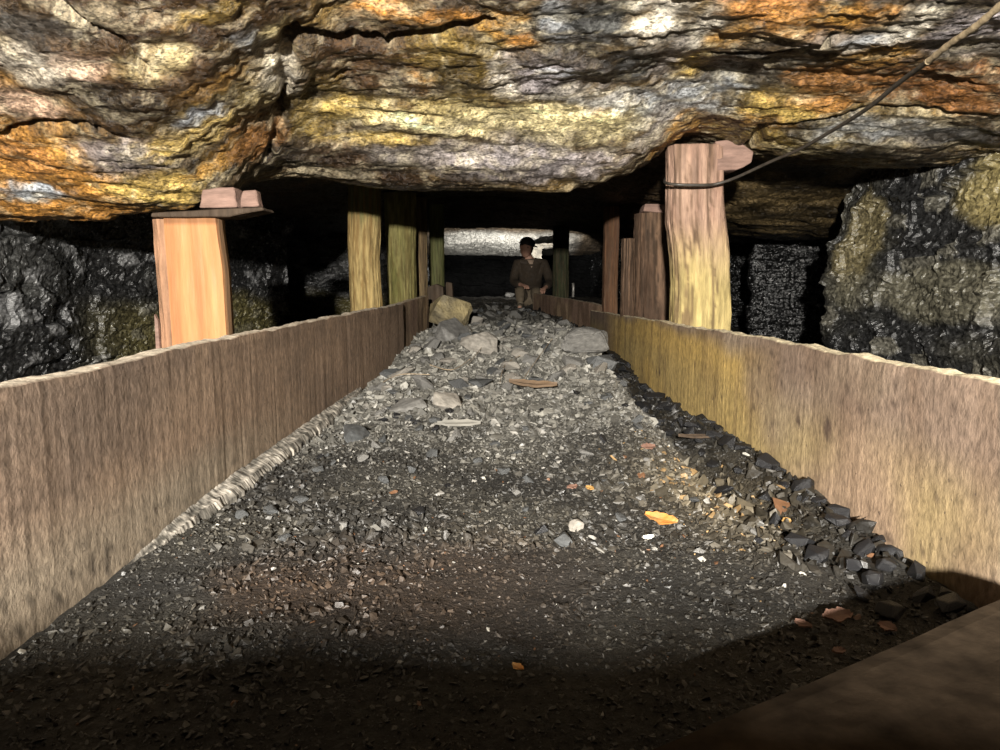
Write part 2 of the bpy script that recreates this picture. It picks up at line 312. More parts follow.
def stain(x, y):
    wx = x + 0.07 * fbm(x * 5, y * 5, 2, 5, 0.6, seed=101); wy = y + 0.07 * fbm(x * 5, y * 6, 7, 5, 0.6, seed=111)
    b = fbm(wx * 2.0, wy * 3.0, 0, 5, 0.6, seed=120)
    c0 = np.array((0.125, 0.095, 0.058)); c1 = np.array((0.045, 0.035, 0.024)); c2 = np.array((0.25, 0.18, 0.08))
    t = sstep(-0.35, 0.25, b)[..., None]; col = c1 * (1 - t) + c0 * t
    t = sstep(0.15, 0.5, fbm(wx * 3, wy * 6, 5, 5, 0.6, seed=140))[..., None]; col = col * (1 - t) + c2 * t
    n = 0.7 * fbm(x * 8, y * 12, 1, 5, 0.65, seed=150) + 0.7 * fbm(x * 30, y * 38, 1, 4, 0.7, seed=155)
    for i, (px, py, rx, ry, cn, s) in enumerate(ST):
        p = roof_hit(px, py); ry = max(0.03, abs(roof_hit(px, max(py - ry, -60)).y - roof_hit(px, min(py + ry, 183 if 300 < px < 600 else py + ry)).y) / 2); rx = rx / F * p.y
        q = np.sqrt(((wx - p.x) / (rx * 1.1)) ** 2 + ((wy - p.y) / (ry * 1.1)) ** 2)
        w = (s * sstep(1.25, 0.45, q + 0.75 * n))[..., None]
        col = col * (1 - w) + np.array(PAL[cn]) * w
    # thin dark streaks and pale crusts along the bedding
    r = ridged(wx * 4, wy * 16, 3, 5, 0.6, seed=170)
    w = (0.45 * sstep(0.40, 0.7, r))[..., None]; col = col * (1 - w) + np.array((0.05, 0.035, 0.02)) * w
    m = sstep(0.0, 0.45, fbm(wx * 4 + 9, wy * 7, 2, 5, 0.65, seed=190))[..., None] * 0.55; col = col * (1 - m) + (col * 0.15 + np.array((0.03, 0.02, 0.012))) * m
    r = ridged(wx * 7 + 4, wy * 18, 8, 4, 0.6, seed=180)
    w = (0.55 * sstep(0.42, 0.7, r))[..., None]; col = col * (1 - w) + (col * 0.4 + 0.6 * np.array((0.62, 0.56, 0.42))) * w
    # far away the roof is plain dark shale
    far = sstep(3.0, 3.4, y)[..., None]; sr = (sstep(0.8, 1.1, x) * sstep(6, 5.4, y))[..., None]; fc = np.array((0.075, 0.055, 0.035)) * (1 - sr) + (np.array((0.13, 0.10, 0.055)) * (1 + 1.2 * fbm(wx * 4, wy * 9, 3, 4, 0.6, seed=195)[..., None])) * sr  # right part raised in colour for the light the masses block
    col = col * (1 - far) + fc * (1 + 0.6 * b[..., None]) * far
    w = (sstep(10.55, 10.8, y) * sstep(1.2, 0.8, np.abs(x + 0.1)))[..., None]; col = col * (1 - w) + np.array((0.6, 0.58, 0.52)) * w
    col = col * (0.95 + 0.75 * fbm(wx * 6, wy * 9, 6, 5, 0.68, seed=200))[..., None]
    col = np.clip(col, 0.01, 0.9); near = (1 - sstep(10, 10.5, y))[..., None]
    return col * (1 - near) + np.clip(0.30 * (col / 0.30) ** 1.35, 0.008, 0.85) * near
V = np.stack([GX, GY, GZ], -1).reshape(-1, 3)
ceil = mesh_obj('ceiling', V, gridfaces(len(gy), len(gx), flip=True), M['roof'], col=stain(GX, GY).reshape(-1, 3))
tag(ceil, 'low rock roof stained yellow, orange and grey, hanging in folds', None, None, 'structure')
def roof_at(x, y, r=0.0):
    xs = np.array([x + r * a for a in (-1, -.5, 0, .5, 1) for b in (-1, -.5, 0, .5, 1)]); ys = np.array([y + r * b for a in (-1, -.5, 0, .5, 1) for b in (-1, -.5, 0, .5, 1)])
    return float(roof_z(xs, ys).min())

# ------------------------------------------------------------------ side walls: faces of coal swept along a plan line
def wall(name, plan, side, label, z0=-0.65, z1=1.25, seed=0, colf=None):
    P = np.array(plan, float); seg = np.hypot(*(P[1:] - P[:-1]).T); cum = np.append(0, np.cumsum(seg)); Lt = cum[-1]
    s = []; t = 0
    while t < Lt:
        y = np.interp(t, cum, P[:, 1]); s.append(t); t += 0.012 if 1.5 < y < 6.8 else 0.05
    s = np.array(s); x = np.interp(s, cum, P[:, 0]); y = np.interp(s, cum, P[:, 1])
    k = np.ones(9) / 9; xp = np.convolve(np.pad(x, 4, 'edge'), k, 'valid'); yp = np.convolve(np.pad(y, 4, 'edge'), k, 'valid')
    tx = np.gradient(xp, s); ty = np.gradient(yp, s); l = np.hypot(tx, ty) + 1e-9; nx, ny = -ty / l * side, tx / l * side
    zz = np.arange(z0, z1, 0.014)
    SS, ZZ = np.meshgrid(s, zz, indexing='ij')
    ws = SS + 0.03 * fbm(SS * 3, ZZ * 3, 1, 3, seed=seed + 1); wz = ZZ + 0.03 * fbm(SS * 3, ZZ * 3, 5, 3, seed=seed + 2)
    f1, r1 = facets(ws * 3.0, wz * 4.5, seed + 3, 0.6); f2, r2 = facets(ws * 8, wz * 16, seed + 4, 0.7); f3, r3 = facets(ws * 24, wz * 40, seed + 14, 0.7)
    led = np.floor(wz * 16 + fbm(SS * 1.2, ZZ, 2, 2, seed=seed + 5)); lr = _hash(led.astype(np.int64), np.zeros_like(led, dtype=np.int64), np.zeros_like(led, dtype=np.int64), seed)
    D = 0.10 * fbm(SS * 1.3, ZZ * 1.6, 3, 4, seed=seed + 6) + 0.045 * f1 + 0.018 * f2 + 0.008 * f3 + 0.02 * (lr - .5) + 0.005 * fbm(SS * 40, ZZ * 50, 3, 3, 0.7, seed=seed + 8)
    X = xp[:, None] + nx[:, None] * D; Y = yp[:, None] + ny[:, None] * D
    g = fbm(ws * 1.5, wz * 2.5, 4, 5, 0.6, seed=seed + 9)
    col = colf(X, Y, ZZ, g, r2, ws, wz)
    V = np.stack([X, Y, ZZ + 0.012 * f2], -1).reshape(-1, 3)
    o = mesh_obj(name, V, gridfaces(len(s), len(zz), flip=(side > 0)), M['backwall' if name == 'wall_back' else 'coalwall'], col=col.reshape(-1, 3), smooth=False)
    tag(o, label, None, None, 'structure'); return o
def lerp(a, b, t):
    return np.asarray(a) * (1 - t[..., None]) + np.asarray(b) * t[..., None]
def col_left(X, Y, Z, g, r, ws, wz):
    c = lerp((0.022, 0.022, 0.022), (0.13, 0.13, 0.122), sstep(-0.1, 0.5, g)); c = lerp(c, (0.20, 0.20, 0.20), 0.8 * sstep(0.80, 0.86, r))
    return lerp(c, (0.20, 0.17, 0.06), sstep(-0.05, -0.22, Z + 0.12 * g) * 0.6 * sstep(3.5, 4.5, Y))
def col_right(X, Y, Z, g, r, ws, wz):
    c = lerp((0.02, 0.02, 0.02), (0.085, 0.08, 0.06), sstep(-0.2, 0.4, g)); c = lerp(c, (0.16, 0.15, 0.12), 0.7 * sstep(0.84, 0.9, r))
    n = fbm(ws * 4, wz * 4, 1, 4, seed=77)
    p = np.sqrt(((Y - 2.75) / 0.42) ** 2 + ((Z - 0.37) / 0.16) ** 2) + 0.35 * n
    c = lerp(c, (0.26, 0.21, 0.09), 0.9 * sstep(1.15, 0.75, p))
    p = np.sqrt(((Y - 3.7) / 0.15) ** 2 + ((Z - 0.25) / 0.25) ** 2) + 0.4 * n; c = lerp(c, (0.17, 0.14, 0.07), 0.8 * sstep(1.15, 0.75, p))
    p = np.sqrt(((Y - 3.0) / 0.8) ** 2 + ((Z + 0.02) / 0.12) ** 2) + 0.5 * n; c = lerp(c, (0.13, 0.12, 0.085), 0.8 * sstep(1.1, 0.7, p)); return lerp(c, (0.004, 0.004, 0.004), 1.0 * sstep(4.8, 5.2, Y))  # recess goes near black, its shade put into the colour
wall('wall_left', [(-1.95, -2.2), (-2.1, 1.5), (-2.2, 3.0), (-2.15, 4.5), (-1.88, 6.2), (-3.1, 6.5), (-3.1, 8.0), (-1.6, 8.8), (-1.4, 12.5)], -1, 'black coal wall behind the left posts', seed=300, colf=col_left)
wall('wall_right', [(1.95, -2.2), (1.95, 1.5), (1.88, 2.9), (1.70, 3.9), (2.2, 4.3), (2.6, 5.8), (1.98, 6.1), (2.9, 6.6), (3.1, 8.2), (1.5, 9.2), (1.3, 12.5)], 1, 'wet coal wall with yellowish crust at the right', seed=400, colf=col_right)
def col_back(X, Y, Z, g, r, ws, wz): return lerp((0.003, 0.003, 0.003), (0.006, 0.006, 0.006), sstep(-.2, .4, g))  # the end wall's unlit darkness is painted as a near-black colour
wall('wall_back', [(3.2, 12.4), (-3.2, 12.4)], -1, 'rock at the end of the tunnel, its shade painted in', seed=500, colf=col_back)

# ------------------------------------------------------------------ floor of the mine
FY = np.array([-2.2, 0.6, 1.3, 1.8, 2.3, 2.8, 3.3, 3.8, 4.3, 5.0, 6.0, 7.0, 8.3, 9.0, 10.0, 12.6])
FC = np.array([-.42, -.42, -.42, -.41, -.395, -.375, -.345, -.315, -.30, -.30, -.285, -.275, -.27, -.23, -.21, -.20])
FL = np.array([-.44, -.43, -.43, -.43, -.425, -.41, -.38, -.35, -.31, -.30, -.29, -.28, -.27, -.23, -.21, -.20])
FR = np.array([-.43, -.425, -.425, -.42, -.44, -.455, -.455, -.45, -.43, -.38, -.33, -.30, -.27, -.23, -.21, -.20])
def right_x(y):   # inner face of the right-hand boards
    return np.interp(y, [0, 5.3, 7.9, 9.0, 12], [0.60, 0.59, 0.235, 0.5, 0.8])
def left_x(y):
    return np.interp(y, [0, 3.8, 4.9, 6.5, 12], [-0.59, -0.59, -0.55, -0.8, -1.0])
def floor_z(x, y, fine=True):
    x = np.asarray(x, float); y = np.asarray(y, float)
    c = np.interp(y, FY, FC); l = np.interp(y, FY, FL); r = np.interp(y, FY, FR)
    rx = right_x(y); lx = left_x(y)
    z = c + (r - c) * sstep(0.22, 0.02, rx - x) + (l - c) * sstep(0.25, 0.0, x - lx)
    z = z + 0.02 * np.exp(-((rx - x - 0.04) / 0.06) ** 2) * sstep(5, 3, y)           # coal banked against the right board
    z = z - 0.05 * np.exp(-((rx - x - 0.145) / 0.05) ** 2) * sstep(5, 4, y) * sstep(1.1, 1.6, y)
    z = z + 0.03 * np.exp(-((rx - x - 0.30) / 0.12) ** 2) * sstep(1.2, 1.9, y) * sstep(4.6, 3.8, y)
    z = z + 0.05 * np.exp(-((x - 0.32) / 0.2) ** 2 - ((y - 3.7) / 0.5) ** 2)
    z = z + (0.43 - 0.05 * sstep(0.2, 0.5, x)) * np.exp(-((y + 0.42) / 0.12) ** 4)          # unseen hump added behind the camera to shade the near floor and plank
    out = np.maximum(sstep(0.0, 0.05, x - rx - 0.0), sstep(0.0, 0.05, lx - x))
    out = out * sstep(9.5, 8.5, y)
    z = z * (1 - out) + (-0.50 + 0.04 * fbm(x * 2, y * 2, 4, 3, seed=210)) * out
    if fine:
        rub = 0.35 + 0.65 * sstep(1.0, 3.0, y)
        z = z + rub * ((0.022 + 0.03 * sstep(2.4, 3.4, y)) * fbm(x * 5, y * 5, 0, 4, 0.55, seed=200)) + 0.006 * fbm(x * 30, y * 30, 0, 3, 0.6, seed=205)
    return z
fx = axis([(-3.3, -0.7, 0.06), (-0.7, 0.7, 0.011), (0.7, 3.3, 0.06)])
fy = axis([(-2.2, 0.4, 0.06), (0.4, 3.5, 0.011), (3.5, 9.5, 0.03), (9.5, 12.6, 0.08)])
QY, QX = np.meshgrid(fy, fx, indexing='ij'); QZ = floor_z(QX, QY)
def ground_col(x, y):
    n = fbm(x * 4, y * 4, 2, 4, 0.6, seed=220)
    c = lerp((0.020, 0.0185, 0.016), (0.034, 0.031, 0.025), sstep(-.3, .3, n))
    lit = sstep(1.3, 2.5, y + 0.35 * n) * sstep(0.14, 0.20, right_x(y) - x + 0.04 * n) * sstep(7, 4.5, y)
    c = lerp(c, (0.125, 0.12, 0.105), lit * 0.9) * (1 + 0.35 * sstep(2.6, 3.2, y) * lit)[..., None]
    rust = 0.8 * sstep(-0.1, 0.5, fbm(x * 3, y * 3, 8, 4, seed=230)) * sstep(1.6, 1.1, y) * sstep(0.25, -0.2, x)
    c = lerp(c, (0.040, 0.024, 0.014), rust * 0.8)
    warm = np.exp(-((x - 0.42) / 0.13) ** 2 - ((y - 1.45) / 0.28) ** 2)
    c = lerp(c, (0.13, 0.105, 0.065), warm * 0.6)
    return c
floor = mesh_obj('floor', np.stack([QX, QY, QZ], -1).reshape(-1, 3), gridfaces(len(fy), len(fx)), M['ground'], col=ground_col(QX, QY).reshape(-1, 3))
tag(floor, 'dark coal dirt floor of the tunnel', None, None, 'structure')

# ------------------------------------------------------------------ stones
def stone_template(seed, flat=0.5, n=14, sub=0, box=0.5):
    r = random.Random(seed); bm = bmesh.new()
    for i in range(n):
        v = Vector((r.gauss(0, 1), r.gauss(0, 1), r.gauss(0, 1))).normalized()
        m = max(abs(v.x), abs(v.y), abs(v.z)); v = v * (1 - box) + v / m * box * 0.8
        v *= r.uniform(0.8, 1.05)
        bm.verts.new((v.x, v.y * 0.8, v.z * flat))
    res = bmesh.ops.convex_hull(bm, input=bm.verts)
    for v in [g for g in bm.verts if not g.link_faces]: bm.verts.remove(v)
    bmesh.ops.triangulate(bm, faces=bm.faces)
    bm.verts.index_update()
    Vv = np.array([v.co[:] for v in bm.verts]); Ff = np.array([[v.index for v in f.verts] for f in bm.faces]); bm.free()
    ext = np.abs(Vv).max(0); Vv = Vv / max(ext[0], ext[1])
    return Vv, Ff
TPL = [stone_template(s, flat=random.uniform(0.25, 0.6), n=10) for s in range(14)]
def rotmats(n, tilt=0.6):
    a = RNG.uniform(0, 2 * PI, n); b = RNG.normal(0, tilt, n); c = RNG.normal(0, tilt, n)
    ca, sa, cb, sb, cc, sc = np.cos(a), np.sin(a), np.cos(b), np.sin(b), np.cos(c), np.sin(c)
    Z = np.zeros(n); O = np.ones(n)
    Ra = np.stack([ca, -sa, Z, sa, ca, Z, Z, Z, O], -1).reshape(n, 3, 3)
    Rb = np.stack([O, Z, Z, Z, cb, -sb, Z, sb, cb], -1).reshape(n, 3, 3)
    Rc = np.stack([cc, Z, sc, Z, O, Z, -sc, Z, cc], -1).reshape(n, 3, 3)
    return Rb @ Rc @ Ra
def chip_cols(x, y):
    n = len(x); g = ground_col(x, y)
    u = RNG.random(n)[:, None]
    c = g * (0.6 + 1.3 * u ** 2) * 1.15
    k = RNG.random(n)
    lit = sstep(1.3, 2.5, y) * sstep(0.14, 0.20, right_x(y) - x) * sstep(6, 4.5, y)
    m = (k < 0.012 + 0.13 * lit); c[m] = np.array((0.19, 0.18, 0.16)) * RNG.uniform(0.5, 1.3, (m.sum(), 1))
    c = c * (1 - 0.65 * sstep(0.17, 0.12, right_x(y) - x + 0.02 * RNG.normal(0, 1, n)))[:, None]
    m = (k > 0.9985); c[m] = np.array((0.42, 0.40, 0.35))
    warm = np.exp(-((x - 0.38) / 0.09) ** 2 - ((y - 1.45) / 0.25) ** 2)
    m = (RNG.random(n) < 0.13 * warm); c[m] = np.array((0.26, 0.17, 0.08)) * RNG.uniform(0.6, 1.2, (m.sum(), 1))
    m = (RNG.random(n) < 0.006 * sstep(2, 1.2, y)); c[m] = np.array((0.12, 0.06, 0.03))
    return c
def scatter(boxes):
    VS, FS, CS = [], [], []; off = 0
    for (n, x0, x1, y0, y1, s0, s1, tilt) in boxes:
        y = RNG.uniform(y0, y1, n); x = RNG.uniform(0, 1, n)
        lx, rx = left_x(y) + 0.01, right_x(y) - 0.01
        x = np.clip(lx + (rx - lx) * (x0 + (x1 - x0) * x), lx, rx)
        cl = fbm(x * 3.5, y * 3.5, 6, 3, seed=250)
        sz = s0 * (s1 / s0) ** (RNG.random(n) ** 2.2) * (1 + 0.5 * cl)
        z = floor_z(x, y) + sz * RNG.uniform(-0.1, 0.35, n)
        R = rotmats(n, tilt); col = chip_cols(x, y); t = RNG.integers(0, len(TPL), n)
        for k, (tv, tf) in enumerate(TPL):
            idx = np.where(t == k)[0]; m = len(idx)
            if not m: continue
            st = RNG.uniform(0.6, 1.3, (m, 1, 3)) * sz[idx][:, None, None]
            W = np.einsum('nij,nvj->nvi', R[idx], tv[None] * st) + np.stack([x[idx], y[idx], z[idx]], -1)[:, None, :]
            VS.append(W.reshape(-1, 3)); FS.append((tf[None] + (np.arange(m) * len(tv))[:, None, None] + off).reshape(-1, 3))
            CS.append(np.repeat(col[idx], len(tv), 0)); off += m * len(tv)
    return np.concatenate(VS), np.concatenate(FS), np.concatenate(CS)
vs, fs, cs = scatter([
    (24000, 0, 1, 0.55, 1.3, 0.0013, 0.0060, 0.6), (20000, 0, 1, 1.1, 2.0, 0.0022, 0.011, 0.6), (15000, 0, 1, 1.9, 3.2, 0.0045, 0.020, 0.6),
    (9000, 0, 1, 3.1, 5.0, 0.007, 0.035, 0.6), (4500, 0, 1, 5.0, 9.0, 0.012, 0.045, 0.6),
    (3500, 0.84, 1.0, 1.0, 4.5, 0.006, 0.024, 0.8), (500, 0.12, 0.42, 0.7, 1.3, 0.003, 0.009, 0.6)])
grav = mesh_obj('coal_gravel', vs, fs, M['chip'], smooth=False, col=cs)
tag(grav, 'loose grey and black coal gravel covering the tunnel floor between the boards', 'gravel', None, 'stuff')

# single lumps one could pick up
LUMP = {}
def lump_mesh(k, mname):
    key = (k, mname)
    if key not in LUMP:
        tv, tf = stone_template(900 + k, flat=0.45 + 0.08 * (k % 5), n=16, box=0.6)
        bm = bmesh.new(); vv = [bm.verts.new(v) for v in tv]
        for f in tf: bm.faces.new([vv[i] for i in f])
        bmesh.ops.dissolve_limit(bm, angle_limit=0.25, verts=bm.verts, edges=bm.edges)
        bmesh.ops.bevel(bm, geom=bm.edges[:], offset=0.05, segments=1, affect='EDGES', clamp_overlap=True)
        me = bpy.data.meshes.new('lump'); bm.to_mesh(me); bm.free(); me.materials.append(M[mname]); LUMP[key] = me
    return LUMP[key]
USED = []
def lump(name, x, y, s, mname, label, group, k=None, flat=0.8, cat='coal lump', lift=0.25, tilt=0.35):
    me = lump_mesh(random.randrange(8) if k is None else k, mname)
    o = bpy.data.objects.new(name, me); C.objects.link(o)
    o.scale = (s * random.uniform(0.85, 1.2), s * random.uniform(0.8, 1.1), s * flat * random.uniform(0.8, 1.2))
    o.rotation_euler = (random.gauss(0, tilt), random.gauss(0, tilt), random.uniform(0, 6.28))
    o.location = (x, y, float(floor_z(np.array([x]), np.array([y]))[0]) + s * lift)
    tag(o, label, cat, group); USED.append((x, y, s)); return o
def clear(x, y, s):
    return all(math.hypot(x - a, y - b) > (s + c) * 0.8 for a, b, c in USED)
def floor_hit(px, py):
    d = 0.5
    while d < 12:
        p = at(px, py, d)
        if p.z <= float(floor_z(np.array([p.x]), np.array([p.y]))[0]): return p
        d += 0.01
    return p
def rock(name, px, py, s, mname, label, cat, dims, rz=0, k=0, tilt=(0.1, 0.1), rough=0.05, lift=0.3, detail=True, d=None):
    """a big stone with its own displaced mesh; dims = half sizes"""
    p = at(px, py, d) if d else floor_hit(px, py); tv, tf = stone_template(2000 + k, flat=1.0, n=18, box=0.7)
    bm = bmesh.new(); vv = [bm.verts.new(v / np.abs(tv).max(0)) for v in tv]
    for f in tf: bm.faces.new([vv[i] for i in f])
    bmesh.ops.bevel(bm, geom=bm.edges[:], offset=0.07, segments=2, affect='EDGES', clamp_overlap=True)
    bmesh.ops.triangulate(bm, faces=bm.faces)
    if detail: bmesh.ops.subdivide_edges(bm, edges=bm.edges[:], cuts=2, use_grid_fill=True)
    co = np.array([v.co[:] for v in bm.verts]); n = fbm(co[:, 0] * 3 + k, co[:, 1] * 3, co[:, 2] * 5, 4, seed=k)
    for v, q in zip(bm.verts, n):
        v.co *= 1 + rough * q * 1.6
        v.co.x *= dims[0]; v.co.y *= dims[1]; v.co.z *= dims[2]
    me = bpy.data.meshes.new(name); bm.to_mesh(me); bm.free(); me.materials.append(M[mname])
    o = bpy.data.objects.new(name, me); C.objects.link(o)
    o.rotation_euler = (tilt[0], tilt[1], rz); o.location = (p.x, p.y, p.z + dims[2] * lift)
    tag(o, label, cat); USED.append((p.x, p.y, max(dims[0], dims[1]))); return o

rock('boulder', 450, 312, 1, 'boulder', 'big yellowish boulder at the end of the left boards', 'boulder', (0.15, 0.12, 0.105), 0.3, 1, (0.1, 0.25), 0.07, 0.0, d=4.75)
rock('flat_stone', 408, 412, 1, 'shale', 'flat grey stone slab lying left of the upright one', 'stone', (0.062, 0.045, 0.020), 0.1, 2, (0.35, 0.0), 0.03, 0.9)
rock('flat_stone', 446, 408, 1, 'shale2', 'brownish grooved stone slab tilted beside the flat grey one', 'stone', (0.052, 0.055, 0.022), 0.4, 3, (0.6, 0.15), 0.03, 1.2)
rock('stone', 378, 342 + 8, 1, 'shale_d', 'dark stone against the left board end', 'stone', (0.07, 0.06, 0.045), 0.8, 13, (0.2, 0.1), 0.05, 0.4)
rock('stone', 455, 340, 1, 'shale', 'rounded grey stone in front of the yellowish boulder', 'stone', (0.115, 0.09, 0.075), 0.9, 4, (0.2, 0.1), 0.05, 0.6)
rock('stone', 437, 347, 1, 'shale', 'smaller grey stone leaning left of the rounded grey one', 'stone', (0.06, 0.05, 0.035), 0.2, 5, (0.3, 0.3), 0.05, 0.6)
rock('stone', 478, 352, 1, 'shale2', 'tan grey stone at the middle of the rubble crest', 'stone', (0.11, 0.08, 0.06), 2.2, 6, (0.35, 0.1), 0.05, 0.7)
rock('stone', 584, 354, 1, 'shale', 'large smooth grey stone beside the right board joint', 'stone', (0.12, 0.08, 0.065), 0.3, 7, (0.2, 0.1), 0.04, 0.7)
rock('stone', 600, 440 - 72, 1, 'shale_d', 'dark stone in the gap beside the right board', 'stone', (0.06, 0.05, 0.04), 0.3, 27, (0.2, 0.1), 0.04, 0.4)
rock('stone', 640, 413, 1, 'coal', 'black block of coal in the gutter by the right board', 'stone', (0.05, 0.035, 0.028), 0.2, 8, (0.2, 0.1), 0.04, 0.5)
rock('stone', 955, 592, 1, 'shale_d', 'round dark grey stone by the cross plank and right board', 'stone', (0.017, 0.017, 0.020), 0.2, 9, (0.0, 0.1), 0.04, 0.8)
rock('pebble', 563, 546, 1, 'shale_d', 'smooth greenish rounded pebble in the gravel', 'pebble', (0.017, 0.014, 0.013), 0.4, 10, (0.1, 0.1), 0.03, 0.7)
rock('stone', 577, 531, 1, 'shale2', 'light grey pointed stone just above the green pebble', 'stone', (0.016, 0.014, 0.012), 1.0, 11, (0.3, 0.2), 0.03, 0.7)
rock('stone', 482, 384, 1, 'shale', 'small pale stone left of the wood splinter', 'stone', (0.04, 0.03, 0.02), 1.0, 12, (0.3, 0.2), 0.03, 0.6)
rock('stone', 508, 297, 1, 'shale', 'grey stone on the far rubble left of the seated person', 'stone', (0.10, 0.08, 0.05), 1.0, 14, (0.1, 0.1), 0.04, 0.5)
rock('stone', 353, 455 - 15, 1, 'shale_d', 'dark angular stone near the foot of the left board', 'stone', (0.045, 0.04, 0.03), 1.0, 15, (0.3, 0.1), 0.04, 0.5)
rock('stone', 640, 362, 1, 'shale_d', 'dark grey wedge of rock leaning on the right board', 'stone', (0.06, 0.05, 0.05), 0.6, 16, (0.3, 0.3), 0.04, 0.5)

G1 = ('small black coal lump heaped along the foot of the right board', 'black coal lumps along the right board')
cnt = 0; tries = 0
while cnt < 85 and tries < 4000:
    tries += 1
    y = 0.85 + 3.2 * random.random() ** 1.3; x = float(right_x(y)) - 0.012 - 0.13 * random.random() ** 1.5; s = random.uniform(0.010, 0.022) * (0.8 + 0.35 * y)
    x = min(x, float(right_x(y)) - s * 1.1)
    if clear(x, y, s): lump('coal_lump', x, y, s, 'coal', *G1, flat=0.9, lift=0.45); cnt += 1
G2 = ('grey angular shale piece in the rubble crest between the board ends', 'grey shale pieces on the rubble crest')
cnt = 0; tries = 0
while cnt < 110 and tries < 6000:
    tries += 1
    y = random.uniform(2.6, 5.4); x = random.uniform(float(left_x(y)) + 0.06, float(right_x(y)) - 0.12); s = random.uniform(0.025, 0.062)
    if clear(x, y, s): lump('shale_piece', x, y, s, random.choice(['shale', 'shale', 'shale_d', 'shale2']), *G2, cat='stone', lift=0.3); cnt += 1
G3 = ('small dark stone half sunk in the gravel before the rubble crest', 'small dark stones in the gravel')
cnt = 0; tries = 0
while cnt < 75 and tries < 6000:
    tries += 1
    y = random.uniform(1.15, 2.6); x = random.uniform(-0.5, 0.42); s = random.uniform(0.008, 0.017) * (0.7 + 0.3 * y)
    if clear(x, y, s): lump('gravel_stone', x, y, s, random.choice(['shale_d', 'shale_d', 'coal', 'shale']), *G3, cat='stone', lift=0.35); cnt += 1
G4 = ('dim grey rock in the dark rubble near the seated person', 'dark rubble rocks beyond the crest')
cnt = 0; tries = 0
while cnt < 60 and tries < 6000:
    tries += 1
    y = random.uniform(5.6, 8.0); x = random.uniform(float(left_x(y)), float(right_x(y)) - 0.08); s = random.uniform(0.03, 0.07)
    if clear(x, y, s): lump('rubble_rock', x, y, s, random.choice(['shale', 'shale_d']), *G4, cat='stone', lift=0.3); cnt += 1

# thin flakes, leaves, splinters
def flake(name, px, py, length, width, mname, label, cat, rz=0, thick=0.002, tilt=(0.1, 0.1), n=11, seed=0, lift=0.006, curl=0.15, jag=0.25):
    p = floor_hit(px, py); r = random.Random(seed); vs = []; fs = []
    for i in range(n):
        t = i / (n - 1); w = width * (math.sin(PI * min(max(t, .04), .96)) ** 0.6) * 0.5
        a, b = w * (1 + jag * r.uniform(-1, 1)), w * (1 + jag * r.uniform(-1, 1)); x = (t - .5) * length; zc = curl * length * (t - .5) ** 2
        for zz in (thick / 2, -thick / 2):
            vs += [(x, -a, zc + zz + 0.15 * width), (x, 0, zc + zz), (x, b, zc + zz + 0.12 * width)]
    for i in range(n - 1):
        o = i * 6; q = o + 6
        fs += [(o, q, q + 1, o + 1), (o + 1, q + 1, q + 2, o + 2), (o + 3, o + 4, q + 4, q + 3), (o + 4, o + 5, q + 5, q + 4), (o, o + 3, q + 3, q), (o + 2, q + 2, q + 5, o + 5)]
    o = (n - 1) * 6; fs += [(0, 1, 4, 3), (1, 2, 5, 4), (o, o + 3, o + 4, o + 1), (o + 1, o + 4, o + 5, o + 2)]
    ob = mesh_obj(name, vs, fs, M[mname], smooth=False); ob.location = (p.x, p.y, p.z + lift); ob.rotation_euler = (tilt[0], tilt[1], rz)
    tag(ob, label, cat); USED.append((p.x, p.y, length / 2)); return ob
flake('wood_splinter', 533, 393, 0.17, 0.032, 'splinter', 'brown split wood splinter lying across the rubble', 'wood splinter', -0.12, 0.010, (0.45, 0.05), seed=1, lift=0.03)
flake('wood_splinter', 459, 429, 0.125, 0.022, 'greywood', 'grey flat wood splinter below the two stone slabs', 'wood splinter', 0.08, 0.008, (0.5, 0.0), seed=2, lift=0.016, curl=0.0)
flake('fallen_leaf', 661, 527, 0.058, 0.026, 'orange_leaf', 'bright orange leaf on the gravel right of centre', 'leaf', -0.45, 0.002, (0.45, 0.1), seed=3, lift=0.014)
flake('fallen_leaf', 836, 624, 0.042, 0.022, 'pink_leaf', 'largest reddish brown leaf near the cross plank', 'leaf', 0.3, 0.002, (0.35, 0.0), seed=4, lift=0.01)
flake('fallen_leaf', 803, 631, 0.022, 0.012, 'pink_leaf', 'small brown leaf left of the largest reddish leaf', 'leaf', -0.9, 0.002, (0.3, 0.0), seed=5, lift=0.008)
flake('fallen_leaf', 887, 634, 0.022, 0.016, 'pink_leaf', 'reddish leaf scrap touching the cross plank edge', 'leaf', -1.0, 0.002, (0.3, 0.0), seed=6, lift=0.008)
flake('fallen_leaf', 838, 658, 0.016, 0.011, 'pink_leaf', 'tiny rust red leaf scrap in the dark just below the others', 'leaf', 0.2, 0.002, (0.3, 0.0), seed=7, lift=0.008)
flake('fallen_leaf', 518, 674, 0.016, 0.008, 'orange_leaf', 'narrow tan leaf scrap in the dark foreground dirt', 'leaf', -0.7, 0.002, (0.3, 0.0), seed=8, lift=0.008)
flake('fallen_leaf', 572, 492, 0.028, 0.014, 'pink_leaf', 'small rust leaf above the yellow flake', 'leaf', 0.7, 0.002, (0.3, 0.0), seed=9, lift=0.01)
flake('fallen_leaf', 648, 452, 0.035, 0.022, 'pink_leaf', 'curled brown leaf at the gravel edge by the right gutter', 'leaf', 0.2, 0.002, (0.4, 0.0), seed=10, lift=0.012)
flake('yellow_flake', 590, 494, 0.022, 0.010, 'yellow_flake', 'small yellow flake above the orange leaf', 'flake', -0.9, 0.002, (0.5, 0.0), seed=11, lift=0.012)
flake('yellow_flake', 786, 527, 0.018, 0.014, 'yellow_flake', 'round yellow flake at the edge of the right coal heap', 'flake', 0.3, 0.002, (0.5, 0.0), seed=12, lift=0.01)
